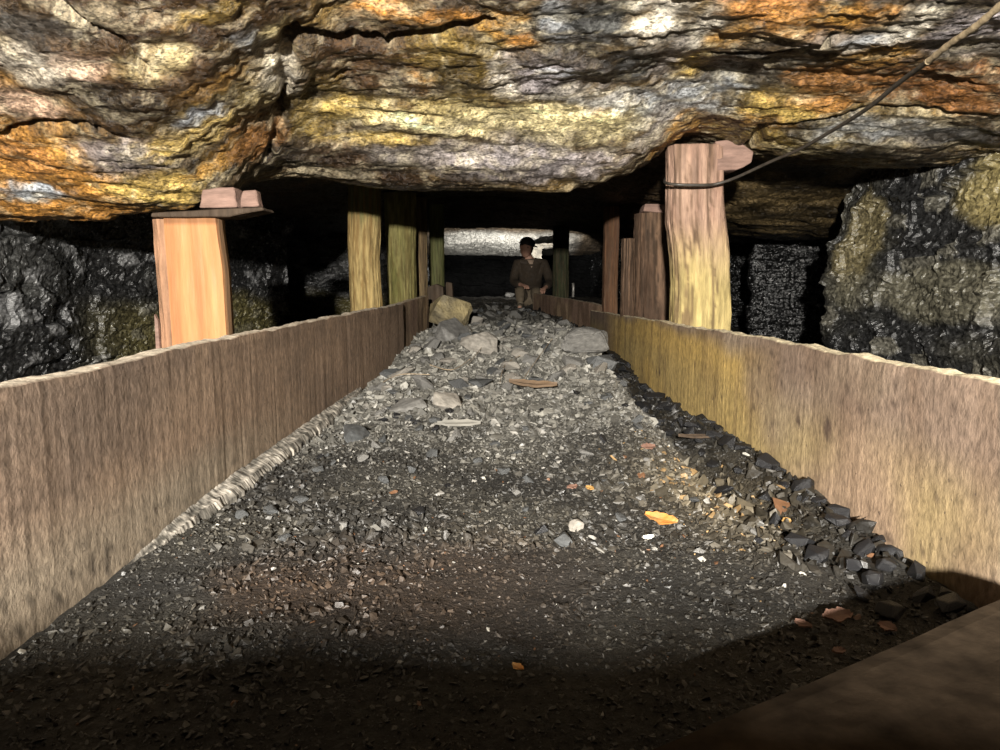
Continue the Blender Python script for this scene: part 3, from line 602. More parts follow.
flake('white_flake', 648, 543, 0.020, 0.008, 'white_flake', 'tiny white flake just below the orange leaf', 'flake', 0.3, 0.003, (0.5, 0.0), seed=13, lift=0.01)
flake('wood_splinter', 700, 448, 0.12, 0.014, 'darkwood', 'thin dark stick lying in the right gutter', 'wood splinter', 0.1, 0.006, (0.3, 0.0), seed=14, lift=0.03)

def tube(pts, r, n=8, taper=None):
    """verts, faces of a tube along pts"""
    P = [Vector(p) for p in pts]; vs = []; up = Vector((0.13, 0.2, 1)).normalized()
    for i, p in enumerate(P):
        t = (P[min(i + 1, len(P) - 1)] - P[max(i - 1, 0)]).normalized(); a = t.cross(up)
        if a.length < 1e-3: a = t.cross(Vector((1, 0, 0)))
        a.normalize(); b = t.cross(a).normalized(); rr = r * (taper[i] if taper else 1)
        for k in range(n):
            q = 2 * PI * k / n; vs.append(p + (a * math.cos(q) + b * math.sin(q)) * rr)
    fs = [tuple(map(int, f)) for f in gridfaces(len(P), n, wrap=True)]
    fs.append(tuple(range(n))); fs.append(tuple(reversed([(len(P) - 1) * n + k for k in range(n)])))
    return vs, fs
def smooth_path(P, n=8):
    P = [Vector(p) for p in P]; out = []
    for i in range(len(P) - 1):
        a, b, c, d = P[max(i - 1, 0)], P[i], P[i + 1], P[min(i + 2, len(P) - 1)]
        for k in range(n):
            t = k / n; out.append(0.5 * ((2 * b) + (c - a) * t + (2 * a - 5 * b + 4 * c - d) * t * t + (3 * b - a - 3 * c + d) * t ** 3))
    out.append(P[-1]); return out
straws = [((468, 372), (487, 350), (497, 345)), ((520, 392), (535, 372), (552, 345)), ((430, 372), (452, 380), (470, 366)), ((520, 362), (505, 375), (500, 390)),
          ((380, 392), (400, 385), (430, 382)), ((472, 337), (466, 331), (460, 326))]
SL = ['dry straw stalk below the tan grey stone', 'longest reddish straw stalk right of centre on the crest', 'dry straw stalk left of the tan grey stone',
      'short bent straw stalk above the wood splinter', 'faint straw stalk close to the left board foot', 'pale twig sticking up behind the rounded grey stone']
for st, lb in zip(straws, SL):
    pts = []
    for q in st:
        p = floor_hit(*q); pts.append(p + Vector((0, 0, 0.03)))
    pts[1].z += 0.012
    v, f = tube(smooth_path(pts, 6), 0.0015, 5); o = mesh_obj('straw', v, f, M['straw'], loc=pts[0]); tag(o, lb, 'straw')

# ------------------------------------------------------------------ chute boards
def board(name, stations, thick, side, colf, label, zbot=-0.56, seed=0, chip=0.008, step=0.012, endbreak=0.0):
    """stations: (x inner, y, z top). side=+1: board body lies towards +x of its inner face"""
    P = np.array(stations, float); Lt = np.abs(P[-1, 1] - P[0, 1]); n = max(8, int(Lt / step))
    y = np.linspace(P[0, 1], P[-1, 1], n); x = np.interp(y, P[:, 1], P[:, 0]); zt = np.interp(y, P[:, 1], P[:, 2])
    s = np.append(0, np.cumsum(np.hypot(np.diff(x), np.diff(y))))
    zt = zt + 0.004 * fbm(s * 2.5, 0 * s, seed, 3, seed=seed) + chip * 0.5 * fbm(s * 18, 0 * s, seed, 4, 0.6, seed=seed + 1)
    nz = 30; rows = []
    for k in range(nz + 1):                       # inner face, from the bottom up
        t = k / nz; z = zbot + (zt - zbot) * t; e = 0.0015 * sstep(0.97, 1.0, np.array(t))
        rows.append((x + side * (e + 0.0018 * fbm(s * 12, z * 4, 2, 3, seed=seed + 2) + 0.0006 * ridged(s * 60, z * 3, 1, 2, seed=seed + 4)), z, 0))
    for k in range(1, 5):
        t = k / 5; rows.append((x + side * thick * t, zt + 0.0035 * fbm(s * 25, t * 6 + 0 * s, 1, 3, seed=seed + 3) + 0.002, 1))
    rows.append((x + side * (thick - 0.003 + chip * 0.6 * np.abs(fbm(s * 14, 0 * s, 5, 4, 0.6, seed=seed + 7))), zt, 1)); rows.append((x + side * (thick), zt - 0.01, 2)); rows.append((x + side * thick, 0 * zt + zbot, 2))
    m = len(rows); V = np.zeros((n, m, 3)); col = np.zeros((n, m, 3))
    for j, (xx, zz, kk) in enumerate(rows):
        V[:, j, 0] = xx; V[:, j, 1] = y; V[:, j, 2] = zz
        col[:, j] = colf(s, y, zz, zt, kk)
    V[-1, :, 1] += endbreak * RNG.normal(0, 1, m); 
    F_ = [tuple(map(int, f)) for f in gridfaces(n, m, flip=(side < 0), wrap=True)]
    a = list(range(m)); b = [(n - 1) * m + k for k in range(m)]
    F_.append(tuple(a) if side > 0 else tuple(a[::-1])); F_.append(tuple(b[::-1]) if side > 0 else tuple(b))
    loc = (float(x[0]), float(y[0]), zbot)
    o = mesh_obj(name, V.reshape(-1, 3), F_, M['board'], smooth=False, col=col.reshape(-1, 3), loc=loc)
    tag(o, label, 'board'); return o
def bl(s, y, z, zt, kk):
    n = fbm(y * 3, z * 5, 1, 4, 0.6, seed=600)
    c = lerp((0.155, 0.112, 0.082), (0.25, 0.175, 0.12), sstep(-.35, .35, n))
    c = lerp(c, (0.33, 0.23, 0.16), sstep(1.9, 2.8, y + 0.3 * n) * 0.75)                        # paler, pinker wood towards the far end
    c = lerp(c, (0.27, 0.225, 0.165), 0.75 * sstep(-0.26, -0.36, z + 0.03 * n) * sstep(2.2, 1.2, y))    # dust crust near the foot
    g = ridged(y * 9, z * 3, 4, 3, seed=610)
    c = lerp(c, (0.07, 0.05, 0.04), 0.35 * sstep(0.25, 0.7, g) * sstep(-0.17, -0.12, z + 0.04 * n))
    w = ridged(y * 13 + 1.2 * n + 0.6 * fbm(y * 30, z * 30, 1, 3, seed=77), z * 5, 9, 2, seed=620) ; m = sstep(0.66, 0.82, w) * sstep(-0.2, 0.2, fbm(y * 14, z * 14, 6, 3, seed=78) + 0.1) * sstep(0.98, 0.90, y) * sstep(-0.30, -0.24, z)
    c = lerp(c, (0.6, 0.54, 0.46), 0.8 * m)
    sp = vnoise(y * 60, z * 60, 1, 630); c = lerp(c, (0.05, 0.04, 0.03), 0.8 * sstep(0.62, 0.75, sp) * sstep(-0.33, -0.38, z) * sstep(1.3, 1.1, y))
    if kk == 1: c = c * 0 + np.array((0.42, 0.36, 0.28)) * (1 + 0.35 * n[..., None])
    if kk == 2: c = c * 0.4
    return c
def br(s, y, z, zt, kk):
    n = fbm(y * 3, z * 5, 1, 4, 0.6, seed=640); n2 = fbm(y * 1.6, z * 2.5, 3, 3, seed=650)
    c = lerp((0.21, 0.15, 0.11), (0.30, 0.23, 0.165), sstep(-.3, .3, n))
    c = lerp(c, (0.55, 0.37, 0.11), 0.85 * sstep(1.5, 2.0, y + 0.5 * n2) * sstep(4.8, 3.8, y) * sstep(-0.14, -0.2, z + 0.05 * n))
    c = lerp(c, (0.40, 0.30, 0.13), 0.6 * sstep(0.0, 0.4, n2 + 0.3) * sstep(-0.2, -0.32, z))
    c = lerp(c, (0.33, 0.22, 0.17), 0.6 * sstep(0.05, 0.35, n2) * sstep(2.0, 1.5, y))
    g = ridged(y * 7, z * 3, 4, 3, seed=660); c = lerp(c, (0.12, 0.075, 0.045), 0.35 * sstep(0.3, 0.7, g))
    for (cy, cz, r) in ((1.36, -0.272, 0.020), (1.50, -0.28, 0.012), (2.9, -0.35, 0.015)):
        q = np.hypot(y - cy, (z - cz)) / r + 0.4 * n; c = lerp(c, (0.07, 0.045, 0.035), 0.85 * sstep(1.2, 0.7, q))
    sp = vnoise(y * 45, z * 60, 1, 670); c = lerp(c, (0.06, 0.04, 0.03), 0.7 * sstep(0.8, 0.9, sp))
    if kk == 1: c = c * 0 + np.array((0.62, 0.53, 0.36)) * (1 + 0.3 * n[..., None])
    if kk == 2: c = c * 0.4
    return c
def bfar(s, y, z, zt, kk):
    n = fbm(y * 3, z * 5, 1, 4, 0.6, seed=680); c = lerp((0.26, 0.17, 0.12), (0.38, 0.27, 0.17), sstep(-.3, .3, n))
    g = ridged(y * 6, z * 2, 4, 3, seed=690); c = lerp(c, (0.10, 0.06, 0.035), 0.6 * sstep(0.2, 0.6, g))
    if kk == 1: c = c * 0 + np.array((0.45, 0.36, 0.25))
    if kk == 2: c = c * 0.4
    return c
board('side_board', [(-0.59, -0.6, -0.121), (-0.59, 0.83, -0.118), (-0.59, 2.0, -0.110), (-0.58, 3.85, -0.10)], 0.042, -1, bl, 'long brown board along the left of the rubble, whitish scratches near the camera', seed=10, chip=0.010, endbreak=0.01)
board('side_board', [(-0.60, 3.80, -0.105), (-0.575, 4.4, -0.085), (-0.56, 4.85, -0.07)], 0.045, -1, bfar, 'short streaked board continuing the left side past the long one', seed=11, chip=0.006, step=0.02, endbreak=0.01)
board('side_board', [(0.60, -0.6, -0.124), (0.60, 0.9, -0.124), (0.60, 1.6, -0.128), (0.595, 3.0, -0.15), (0.59, 5.45, -0.192)], 0.042, 1, br, 'long board along the right of the rubble with yellow stain and dark knot', seed=12, chip=0.012, endbreak=0.01)
board('side_board', [(0.635, 5.15, -0.145), (0.50, 6.2, -0.125), (0.235, 7.95, -0.09)], 0.04, 1, bfar, 'far board on the right running towards the seated person', seed=13, chip=0.006, step=0.02, endbreak=0.01)
# pale crumbling batten along the foot of the left board
n = 900; y = np.linspace(1.0, 2.75, n); V = []; cc = []
wv = 0.036 * np.interp(y, [1.0, 1.15, 1.4, 2.2, 2.75], [0.02, 0.4, 1.0, 0.95, 0.3]); zf = np.interp(y, [1.0, 1.2, 1.4, 2.0, 2.75], [-0.445, -0.420, -0.410, -0.404, -0.40])
for i in range(n):
    rag = 1 + 0.35 * float(fbm(np.array([y[i] * 22]), np.array([0.5]), 0, 4, 0.7, seed=3)[0])
    for (u, dz) in ((0.0, -0.06), (0.0, 0.022), (0.25, 0.014), (0.5, 0.008), (0.75, 0.002), (1.0, -0.018), (1.05, -0.06)):
        jj = float(fbm(np.array([y[i] * 40]), np.array([u * 5]), 0, 4, 0.75, seed=5)[0])
        V.append((-0.588 + wv[i] * u * rag, y[i], zf[i] + dz * 0.6 + 0.005 * jj)); q = 0.5 + 0.5 * jj; q = max(0, 0.5 + 1.8 * float(fbm(np.array([y[i] * 60]), np.array([u * 4]), 3, 4, 0.8, seed=6)[0])); cc.append((0.05 + .26 * q, 0.046 + .235 * q, 0.038 + .20 * q))
Fb = [tuple(map(int, f)) for f in gridfaces(n, 7, wrap=True)]; Fb.append(tuple(range(7))); Fb.append(tuple(reversed([(n - 1) * 7 + k for k in range(7)])))
o = mesh_obj('timber_batten', V, Fb, M['board'], col=np.array(cc), smooth=False, loc=(-0.588, 1.0, -0.45))
tag(o, 'pale crumbly strip of timber along the foot of the left board', 'batten')

# near cross plank, low in front of the camera
def plank_between(name, a, b, width, thick, m, label, cat, col=None, wob=0.002):
    a = Vector(a); b = Vector(b); d = (b - a); L_ = d.length; t = d.normalized(); w = Vector((-t.y, t.x, 0)).normalized(); up = t.cross(w) * -1
    if up.z < 0: up = -up
    n = int(max(6, L_ / 0.015)); m_ = 14; V = []; cc = []
    prof = []
    for k in range(m_): u = k / (m_ - 1); prof.append((-(u) * width, 0.0 if 0 < k < m_ - 1 else -0.002))
    prof += [(-width, -thick), (0, -thick)]
    for i in range(n + 1):
        p = a + d * (i / n)
        for (u, z) in prof:
            q = p + w * u + up * z
            j = float(fbm(np.array([i * 0.12]), np.array([u * 20]), z * 10, 3, seed=7)[0]); V.append(q + up * wob * j)
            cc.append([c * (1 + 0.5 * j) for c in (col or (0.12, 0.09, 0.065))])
    k = len(prof); Fp = [tuple(map(int, f)) for f in gridfaces(n + 1, k, wrap=True)]; Fp.append(tuple(range(k))); Fp.append(tuple(reversed([n * k + q for q in range(k)])))
    o = mesh_obj(name, [tuple(v) for v in V], Fp, m, col=np.array(cc), smooth=False, loc=a); tag(o, label, cat)
    bm = bmesh.new(); bm.from_mesh(o.data); bmesh.ops.recalc_face_normals(bm, faces=bm.faces); bm.to_mesh(o.data); bm.free(); return o
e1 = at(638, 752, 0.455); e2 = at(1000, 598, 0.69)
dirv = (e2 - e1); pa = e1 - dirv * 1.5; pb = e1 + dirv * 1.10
plank_between('cross_plank', pa, pb, 0.19, 0.035, M['shade_wood'], 'dark blurred plank crossing low at the front right corner', 'plank', (0.028, 0.020, 0.013), 0.003)  # tint nearly black, the plank's shade is painted in

# ------------------------------------------------------------------ props
def log_post(px0, px1, d, label, colf, base_z=-0.52, mname='bark', name='prop_post', flat=0.0, bend=(), top=None, rough=0.010, lean=(0, 0), depth=None, seed=0, n=88, py=300, group=None, gap=0.004):
    """px0..px1: the trunk's width at pixel row py, at distance d. bend: (t, shift, widthfactor) rows"""
    a = at(px0, py, d); b = at(px1, py, d); dd = d + (depth or (b.x - a.x) / 2); a = at(px0, py, dd); b = at(px1, py, dd); w = (b.x - a.x) / 2; cx = (a.x + b.x) / 2; cy = d + (depth or w)
    dp = depth or w
    zt = roof_at(cx + lean[0], cy + lean[1], max(w, dp) * 1.0) - gap if top is None else top
    nz = 130; bt = [q[0] for q in bend] or [0, 1]; bs = [q[1] for q in bend] or [0, 0]; bw = [q[2] for q in bend] or [1, 1]
    t = np.linspace(0, 1, nz); th = np.linspace(0, 2 * PI, n, endpoint=False); T, H = np.meshgrid(t, th, indexing='ij')
    sq = 1.0
    cxs = np.cos(H); sns = np.sin(H)
    if flat > 0:      # squared-off trunk
        k = (np.abs(cxs) ** (2 / (1 - flat * 0.75)) + np.abs(sns) ** (2 / (1 - flat * 0.75))) ** (-(1 - flat * 0.75) / 2) if False else None
        m = np.maximum(np.abs(cxs), np.abs(sns)); f = (1 - flat) + flat / m; cxs = cxs * f; sns = sns * f
    zz = base_z + (zt - base_z) * T
    dis = rough * 1.3 * (0.6 * fbm(H * 0 + np.cos(H) * 3, np.sin(H) * 3, zz * 1.8, 4, seed=seed) + 0.6 * ridged(np.cos(H) * 7, np.sin(H) * 7, zz * 2.2, 5, 0.65, seed=seed + 1))
    wf = np.interp(T, bt, bw)
    X = (w * wf + dis) * cxs + np.interp(T, bt, bs) + lean[0] * T; Y = (dp * wf + dis) * sns + lean[1] * T
    V = np.stack([X, Y, zz - base_z], -1).reshape(-1, 3)
    col = colf(H, zz, T).reshape(-1, 3)
    Fp = [tuple(map(int, f)) for f in gridfaces(nz, n, wrap=True, flip=True)]
    Fp.append(tuple(range(n))[::-1] if False else tuple(range(n))); Fp.append(tuple(reversed([(nz - 1) * n + q for q in range(n)])))
    o = mesh_obj(name, V, Fp, M[mname], col=col)
    bm = bmesh.new(); bm.from_mesh(o.data); bmesh.ops.recalc_face_normals(bm, faces=bm.faces); bm.to_mesh(o.data); bm.free()
    o.location = (cx, cy, base_z); tag(o, label, 'post', group); return o, zt, cx, cy, w
def wood_col(c1, c2, c3=None, split=None, seed=0, streak=(0.08, 0.05, 0.03), st=0.5):
    def f(H, z, T):
        n = fbm(np.cos(H) * 2, np.sin(H) * 2, z * 2.5, 4, 0.6, seed=seed); c = lerp(c1, c2, sstep(-.3, .3, n))
        if c3 is not None: c = lerp(c, c3, sstep(split[0], split[1], z + 0.10 * n))
        g = ridged(np.cos(H) * 6, np.sin(H) * 6, z * 2.4 + 0.5 * n, 5, 0.68, seed=seed + 5); c = c * (1 + 0.5 * fbm(np.cos(H) * 12, np.sin(H) * 12, z * 8, 4, 0.7, seed=seed + 8))[..., None]; return lerp(c, streak, st * 1.2 * sstep(0.32, 0.62, g))
    return f
# first left prop: split timber, broad pale sawn face, bark on its left edge
def split_post():
    d = 2.3; base = -0.52; root_x = at(192, 300, d).x
    tl, tr = at(149, 218, d), at(226, 218, d); zt = tl.z
    b_l, b_r = at(159, 352, d), at(234, 352, d)
    k = (base - b_l.z) / (tl.z - b_l.z)
    bl_ = b_l.x + (tl.x - b_l.x) * k; br_ = b_r.x + (tr.x - b_r.x) * k
    e = empty('prop_post', ((bl_ + br_) / 2, d + 0.09, base)); tag(e, 'freshly sawn broad orange post behind the left board', 'post')
    ox, oy = e.location.x, e.location.y
    nz = 60; prof = []
    for q in np.linspace(0, 1, 16): prof.append((q, 0.0))                       # front sawn face
    prof += [(1.02, 0.12), (1.03, 0.3), (0.97, 0.6), (0.8, 0.85), (0.5, 0.97), (0.2, 0.85), (0.02, 0.6), (-0.02, 0.3)]
    V = []; cc = []
    for i in range(nz):
        t = i / (nz - 1); z = base + (zt - base) * t; xl = bl_ + (tl.x - bl_) * t; xr = br_ + (tr.x - br_) * t - 0.03
        xl += 0.045
        xr += 0.010 * float(vnoise(np.array([t * 4]), np.array([1.]), 0, 2)[0])
        for (u, v) in prof:
            j = float(fbm(np.array([u * 9]), np.array([t * 2.5]), v * 3, 4, seed=15)[0])
            V.append((xl + (xr - xl) * u - ox, d + v * 0.14 + 0.004 * j - oy, z - base))
            a = 0.5 + 0.9 * float(fbm(np.array([u * 7]), np.array([t * 1.5]), 2, 4, seed=19)[0]); a = min(max(a, 0), 1)
            c = [0.33 + 0.09 * a, 0.135 + 0.07 * a, 0.055 + 0.03 * a]
            if t > 0.97 and v == 0: c = [q * 0.55 for q in c]
            if v > 0: c = [0.22, 0.13, 0.07]
            cc.append(c)
    k = len(prof); Fp = [tuple(map(int, f)) for f in gridfaces(nz, k, wrap=True)]; Fp.append(tuple(range(k))[::-1]); Fp.append(tuple([(nz - 1) * k + q for q in range(k)]))
    o = mesh_obj('sawn_trunk', V, Fp, M['sawn'], e, col=np.array(cc), smooth=False)
    # bark strip down its left edge
    V = []; cc = []; prof = [(0.0, 0.006), (-0.02, 0.0), (-0.040, 0.010), (-0.050, 0.035), (-0.050, 0.10), (-0.03, 0.15), (0.0, 0.15)]
    for i in range(nz):
        t = i / (nz - 1); z = base + (zt - base) * t - 0.003; xl = bl_ + (tl.x - bl_) * t + 0.045
        for (u, v) in prof:
            j = float(fbm(np.array([u * 60]), np.array([t * 9]), v * 20, 4, seed=16)[0])
            V.append((xl + u + 0.006 * j * (u < -0.01) - ox, d + v + 0.006 * j - 0.003 - oy, z - base)); q = 0.5 + 0.5 * j; cc.append((0.16 + 0.24 * q, 0.09 + 0.13 * q, 0.05 + 0.08 * q))
    k = len(prof); Fp = [tuple(map(int, f)) for f in gridfaces(nz, k, wrap=True, flip=True)]; Fp.append(tuple(range(k))); Fp.append(tuple(reversed([(nz - 1) * k + q for q in range(k)])))
    o = mesh_obj('bark', V, Fp, M['bark'], e, col=np.array(cc), smooth=False); o['label'] = 'brown bark edge'
    for ob in e.children:
        bm = bmesh.new(); bm.from_mesh(ob.data); bmesh.ops.recalc_face_normals(bm, faces=bm.faces); bm.to_mesh(ob.data); bm.free()
    # torn splinter low on the left
    p = at(157, 330, d - 0.012); v = [(p.x - 0.006, p.y, p.z + 0.05), (p.x + 0.004, p.y, p.z + 0.03), (p.x + 0.006, p.y, p.z - 0.14), (p.x - 0.008, p.y, p.z - 0.14)]
    vv = [(a - ox, b - oy, c - base) for a, b, c in v] + [(a - ox, b - oy + 0.012, c - base) for a, b, c in v]
    o = mesh_obj('splinter', vv, [(3, 2, 1, 0), (4, 5, 6, 7), (0, 1, 5, 4), (1, 2, 6, 5), (2, 3, 7, 6), (3, 0, 4, 7)], M['cap'], e, smooth=False)
    return e, zt, d
sp, spz, spd = split_post()

def rough_block(name, corners, y0, y1, m, label, cat, parent=None, jit=0.004, seed=0, cuts=5, shear=0.0):
    """a chunky wood block; corners = (x, z) outline of its front, extruded from y0 to y1"""
    r = random.Random(seed); bm = bmesh.new()
    A = [bm.verts.new((x, y0, z)) for x, z in corners]; B = [bm.verts.new((x + shear, y1, z)) for x, z in corners]
    bm.faces.new(A[::-1]); bm.faces.new(B)
    for i in range(len(A)): bm.faces.new((A[i], A[(i + 1) % len(A)], B[(i + 1) % len(A)], B[i]))
    bmesh.ops.recalc_face_normals(bm, faces=bm.faces)
    bmesh.ops.bevel(bm, geom=bm.edges[:], offset=0.003, segments=1, affect='EDGES', clamp_overlap=True)
    bmesh.ops.triangulate(bm, faces=bm.faces); bmesh.ops.subdivide_edges(bm, edges=bm.edges[:], cuts=cuts, use_grid_fill=True)
    co = np.array([v.co[:] for v in bm.verts]); nn = [fbm(co[:, 0] * 12 + k * 9 + seed, co[:, 1] * 25, co[:, 2] * 45, 3, seed=seed + k) for k in range(3)]
    for i, v in enumerate(bm.verts): v.co += Vector((nn[0][i], nn[1][i], nn[2][i])) * jit
    c = co.mean(0); c[2] = co[:, 2].min()
    for v in bm.verts: v.co -= Vector(c)
    me = bpy.data.meshes.new(name); bm.to_mesh(me); bm.free(); me.materials.append(M[m]); o = bpy.data.objects.new(name, me); C.objects.link(o)
    o.location = c
    if label: tag(o, label, cat)
    return o
def xz(px, py, d): v = at(px, py, d); return (v.x, v.z)
D = spd - 0.03
rough_block('header_plank', [xz(150, 217, D), xz(228, 217, D), xz(264, 210, D), xz(262, 207, D), xz(230, 208, D), xz(152, 213, D)], D, D + 0.10, 'darkwood', 'thin dark header plank lying on top of the sawn left post', 'plank', seed=3, jit=0.003)
rough_block('cap_block', [xz(198, 207, D), xz(236, 206.5, D), xz(233, 187, D), xz(217, 187, D), xz(200, 190, D)], D + 0.01, D + 0.09, 'cap', 'larger pinkish wood block wedged on the header plank', 'wood block', seed=4)
rough_block('cap_block', [xz(237.5, 206, D), xz(257, 206, D), xz(254, 189, D), xz(240, 190, D)], D + 0.015, D + 0.06, 'cap', 'smaller pinkish wood block, right of the larger one', 'wood block', seed=5)

# right-hand main prop
yel = wood_col((0.27, 0.16, 0.115), (0.38, 0.25, 0.18), (0.40, 0.31, 0.13), (0.30, 0.0), seed=700, streak=(0.10, 0.06, 0.035), st=0.65)
po, pzt, pcx, pcy, pw = log_post(672, 727, 2.95, 'pale crooked post with yellow lower half, cable wrapped near its top', yel, depth=0.08, base_z=-0.52, seed=21, rough=0.012, py=330,
    bend=[(0, 0.012, 1.0), (0.2, 0.0, 1.0), (0.38, 0.0, 1.02), (0.5, -0.005, 0.98), (0.6, -0.012, 0.98), (0.72, -0.032, 0.97), (0.8, -0.038, 0.93), (1.0, -0.045, 0.92)], flat=0.5)
D = 2.98
rough_block('cap_wedge', [xz(714, 142, D), xz(733, 140, D), xz(752, 152, D), xz(750, 163, D), xz(735, 171, D), xz(716, 172, D)], D - 0.02, D + 0.12, 'cap', 'pinkish split wood wedge sticking out right of the post top', 'wood wedge', seed=6)
# trunk group behind it
dk = wood_col((0.075, 0.045, 0.028), (0.14, 0.085, 0.052), seed=720, streak=(0.04, 0.025, 0.015), st=0.7)
D = 3.9
log_post(634, 677, D, 'wide dark brown weathered post just behind the crooked pale post', dk, base_z=-0.52, seed=23, rough=0.016, top=at(650, 212, D).z, bend=[(0, 0.01, 1.05), (0.5, 0, 1.0), (1, -0.01, 0.92)])
log_post(621.5, 632.5, D + 0.02, 'narrow brown slab post leaning on the wide dark one', dk, base_z=-0.52, seed=24, rough=0.010, top=at(627, 238, D).z, depth=0.06)
rough_block('cap_block', [xz(643, 211.5, D), xz(669, 213, D), xz(669, 204, D), xz(645, 204, D)], D + 0.0, D + 0.12, 'cap', 'small wood block on top of the wide dark brown post', 'wood block', seed=7)
D = 5.0
rd = wood_col((0.075, 0.035, 0.018), (0.12, 0.06, 0.03), seed=730, st=0.5)
log_post(603, 616.5, D, 'slim reddish brown square post left of the wide dark post', rd, mname='bark', base_z=-0.52, seed=25, rough=0.005, flat=0.9, depth=0.05)
gr = wood_col((0.015, 0.018, 0.009), (0.032, 0.036, 0.016), seed=740, st=0.4)
log_post(553, 568, 7.2, 'dim greenish post beyond the right boards near the person', gr, base_z=-0.52, seed=26, rough=0.01)
# left props
yg = wood_col((0.30, 0.21, 0.085), (0.42, 0.31, 0.13), (0.14, 0.13, 0.05), (0.34, 0.46), seed=750, streak=(0.20, 0.12, 0.04), st=0.6)
log_post(350, 381, 4.4, 'round yellow log post behind the left board', yg, base_z=-0.52, seed=27, rough=0.012, bend=[(0, 0.01, 1.08), (0.35, 0.0, 0.98), (0.6, -0.01, 0.92), (0.8, 0.0, 1.0), (1, 0.005, 0.95)], py=260)
gg = wood_col((0.14, 0.13, 0.04), (0.24, 0.21, 0.08), seed=760, streak=(0.12, 0.09, 0.03), st=0.6)
log_post(388, 415, 5.1, 'mossy green yellow log post right of the round yellow one', gg, base_z=-0.52, seed=28, rough=0.014, py=280, bend=[(0, 0.0, 1.0), (0.5, 0, 1.0), (1, 0, 1.1)])
log_post(415.5, 427, 5.5, 'narrow brown post squeezed between two green posts', wood_col((0.10, 0.07, 0.035), (0.17, 0.12, 0.06), seed=770), base_z=-0.52, seed=29, rough=0.010, py=280)
log_post(430, 444.5, 6.0, 'smooth olive green post, rightmost of the left side posts', wood_col((0.07, 0.075, 0.025), (0.10, 0.105, 0.04), seed=780, st=0.25), base_z=-0.52, seed=30, rough=0.004, py=280)
# broken stump and blocks at the foot of the olive post
D = 5.3
rough_block('wood_stump', [xz(428, 306, D), xz(444, 308, D), xz(443, 287, D), xz(436, 284, D), xz(427, 287, D)], D, D + 0.14, 'darkwood', 'dark broken wood chunk behind the yellowish boulder', 'wood chunk', seed=8)
rough_block('wood_stump', [xz(445, 300, D + .3), xz(453, 301, D + .3), xz(452, 283, D + .3), xz(446, 282, D + .3)], D + .3, D + 0.42, 'darkwood', 'small upright wood stump right of the dark broken chunk', 'wood chunk', seed=9)
# slim pale stake near the person
v, f = tube([at(573, 297, 6.9), at(573.5, 288, 6.9), at(573, 283, 6.9)], 0.012, 8); o = mesh_obj('metal_stake', v, f, M['metal'], loc=at(573, 297, 6.9)); tag(o, 'tiny pale stake standing behind the far right board', 'stake')

# cable from the post to the roof
cp_ = [at(666, 178, 3.16), at(664.5, 181, 3.05), at(666, 183, 2.93), at(675, 184.5, 2.885), at(690, 185, 2.875), at(705, 185, 2.88), at(716, 184, 2.90), at(735, 178, 2.86), at(770, 162, 2.7), at(800, 149, 2.5), at(835, 129, 2.25), at(868, 108, 2.0), at(900, 82, 1.78), at(930, 60, 1.6)]
v, f = tube(smooth_path(cp_, 8), 0.0058, 10)
ca = mesh_obj('cable', v, f, M['cable'], loc=at(690, 185, 2.87)); tag(ca, 'dark cable looped round the crooked post and slung up under the roof', 'cable')
cq = [at(928, 61.5, 1.61), at(950, 44, 1.5), at(975, 27, 1.4), at(1010, -2, 1.28), at(1060, -40, 1.15)]
cw = [p for p in smooth_path(cq, 8)]
v, f = tube(cw, 0.0066, 10, [1 + 0.12 * math.sin(i * 2.1) for i in range(len(cw))])
lo = at(690, 185, 2.87); v = [p - lo for p in v]
o = mesh_obj('worn_sheath', v, f, M['cable_pale'], ca); o['label'] = 'pale worn end of the cable'

# ------------------------------------------------------------------ seated person
def skin_obj(name, verts, edges, radii, m, parent, levels=2, root=0):
    me = bpy.data.meshes.new(name); me.from_pydata([tuple(v) for v in verts], edges, []); me.update()
    o = bpy.data.objects.new(name, me); C.objects.link(o); o.parent = parent
    md = o.modifiers.new('skin', 'SKIN'); md.use_smooth_shade = True
    for i, r in enumerate(radii):
        r = r if isinstance(r, tuple) else (r, r); me.skin_vertices[0].data[i].radius = r
    me.skin_vertices[0].data[root].use_root = True
    s = o.modifiers.new('sub', 'SUBSURF'); s.levels = levels; s.render_levels = levels
    me.materials.append(m)
    bpy.context.view_layer.update()
    dg = bpy.context.evaluated_depsgraph_get(); ev = o.evaluated_get(dg); nm = bpy.data.meshes.new_from_object(ev)
    o.modifiers.clear(); o.data = nm
    if not nm.materials: nm.materials.append(m)
    nm.polygons.foreach_set('use_smooth', [True] * len(nm.polygons))
    return o
PO = Vector((0.215, 8.55, -0.27))
per = empty('person', PO)
tag(per, 'person seated at the tunnel end in brown jacket and black cap', 'person')
L = lambda x, y, z: Vector((x, y, z)) 
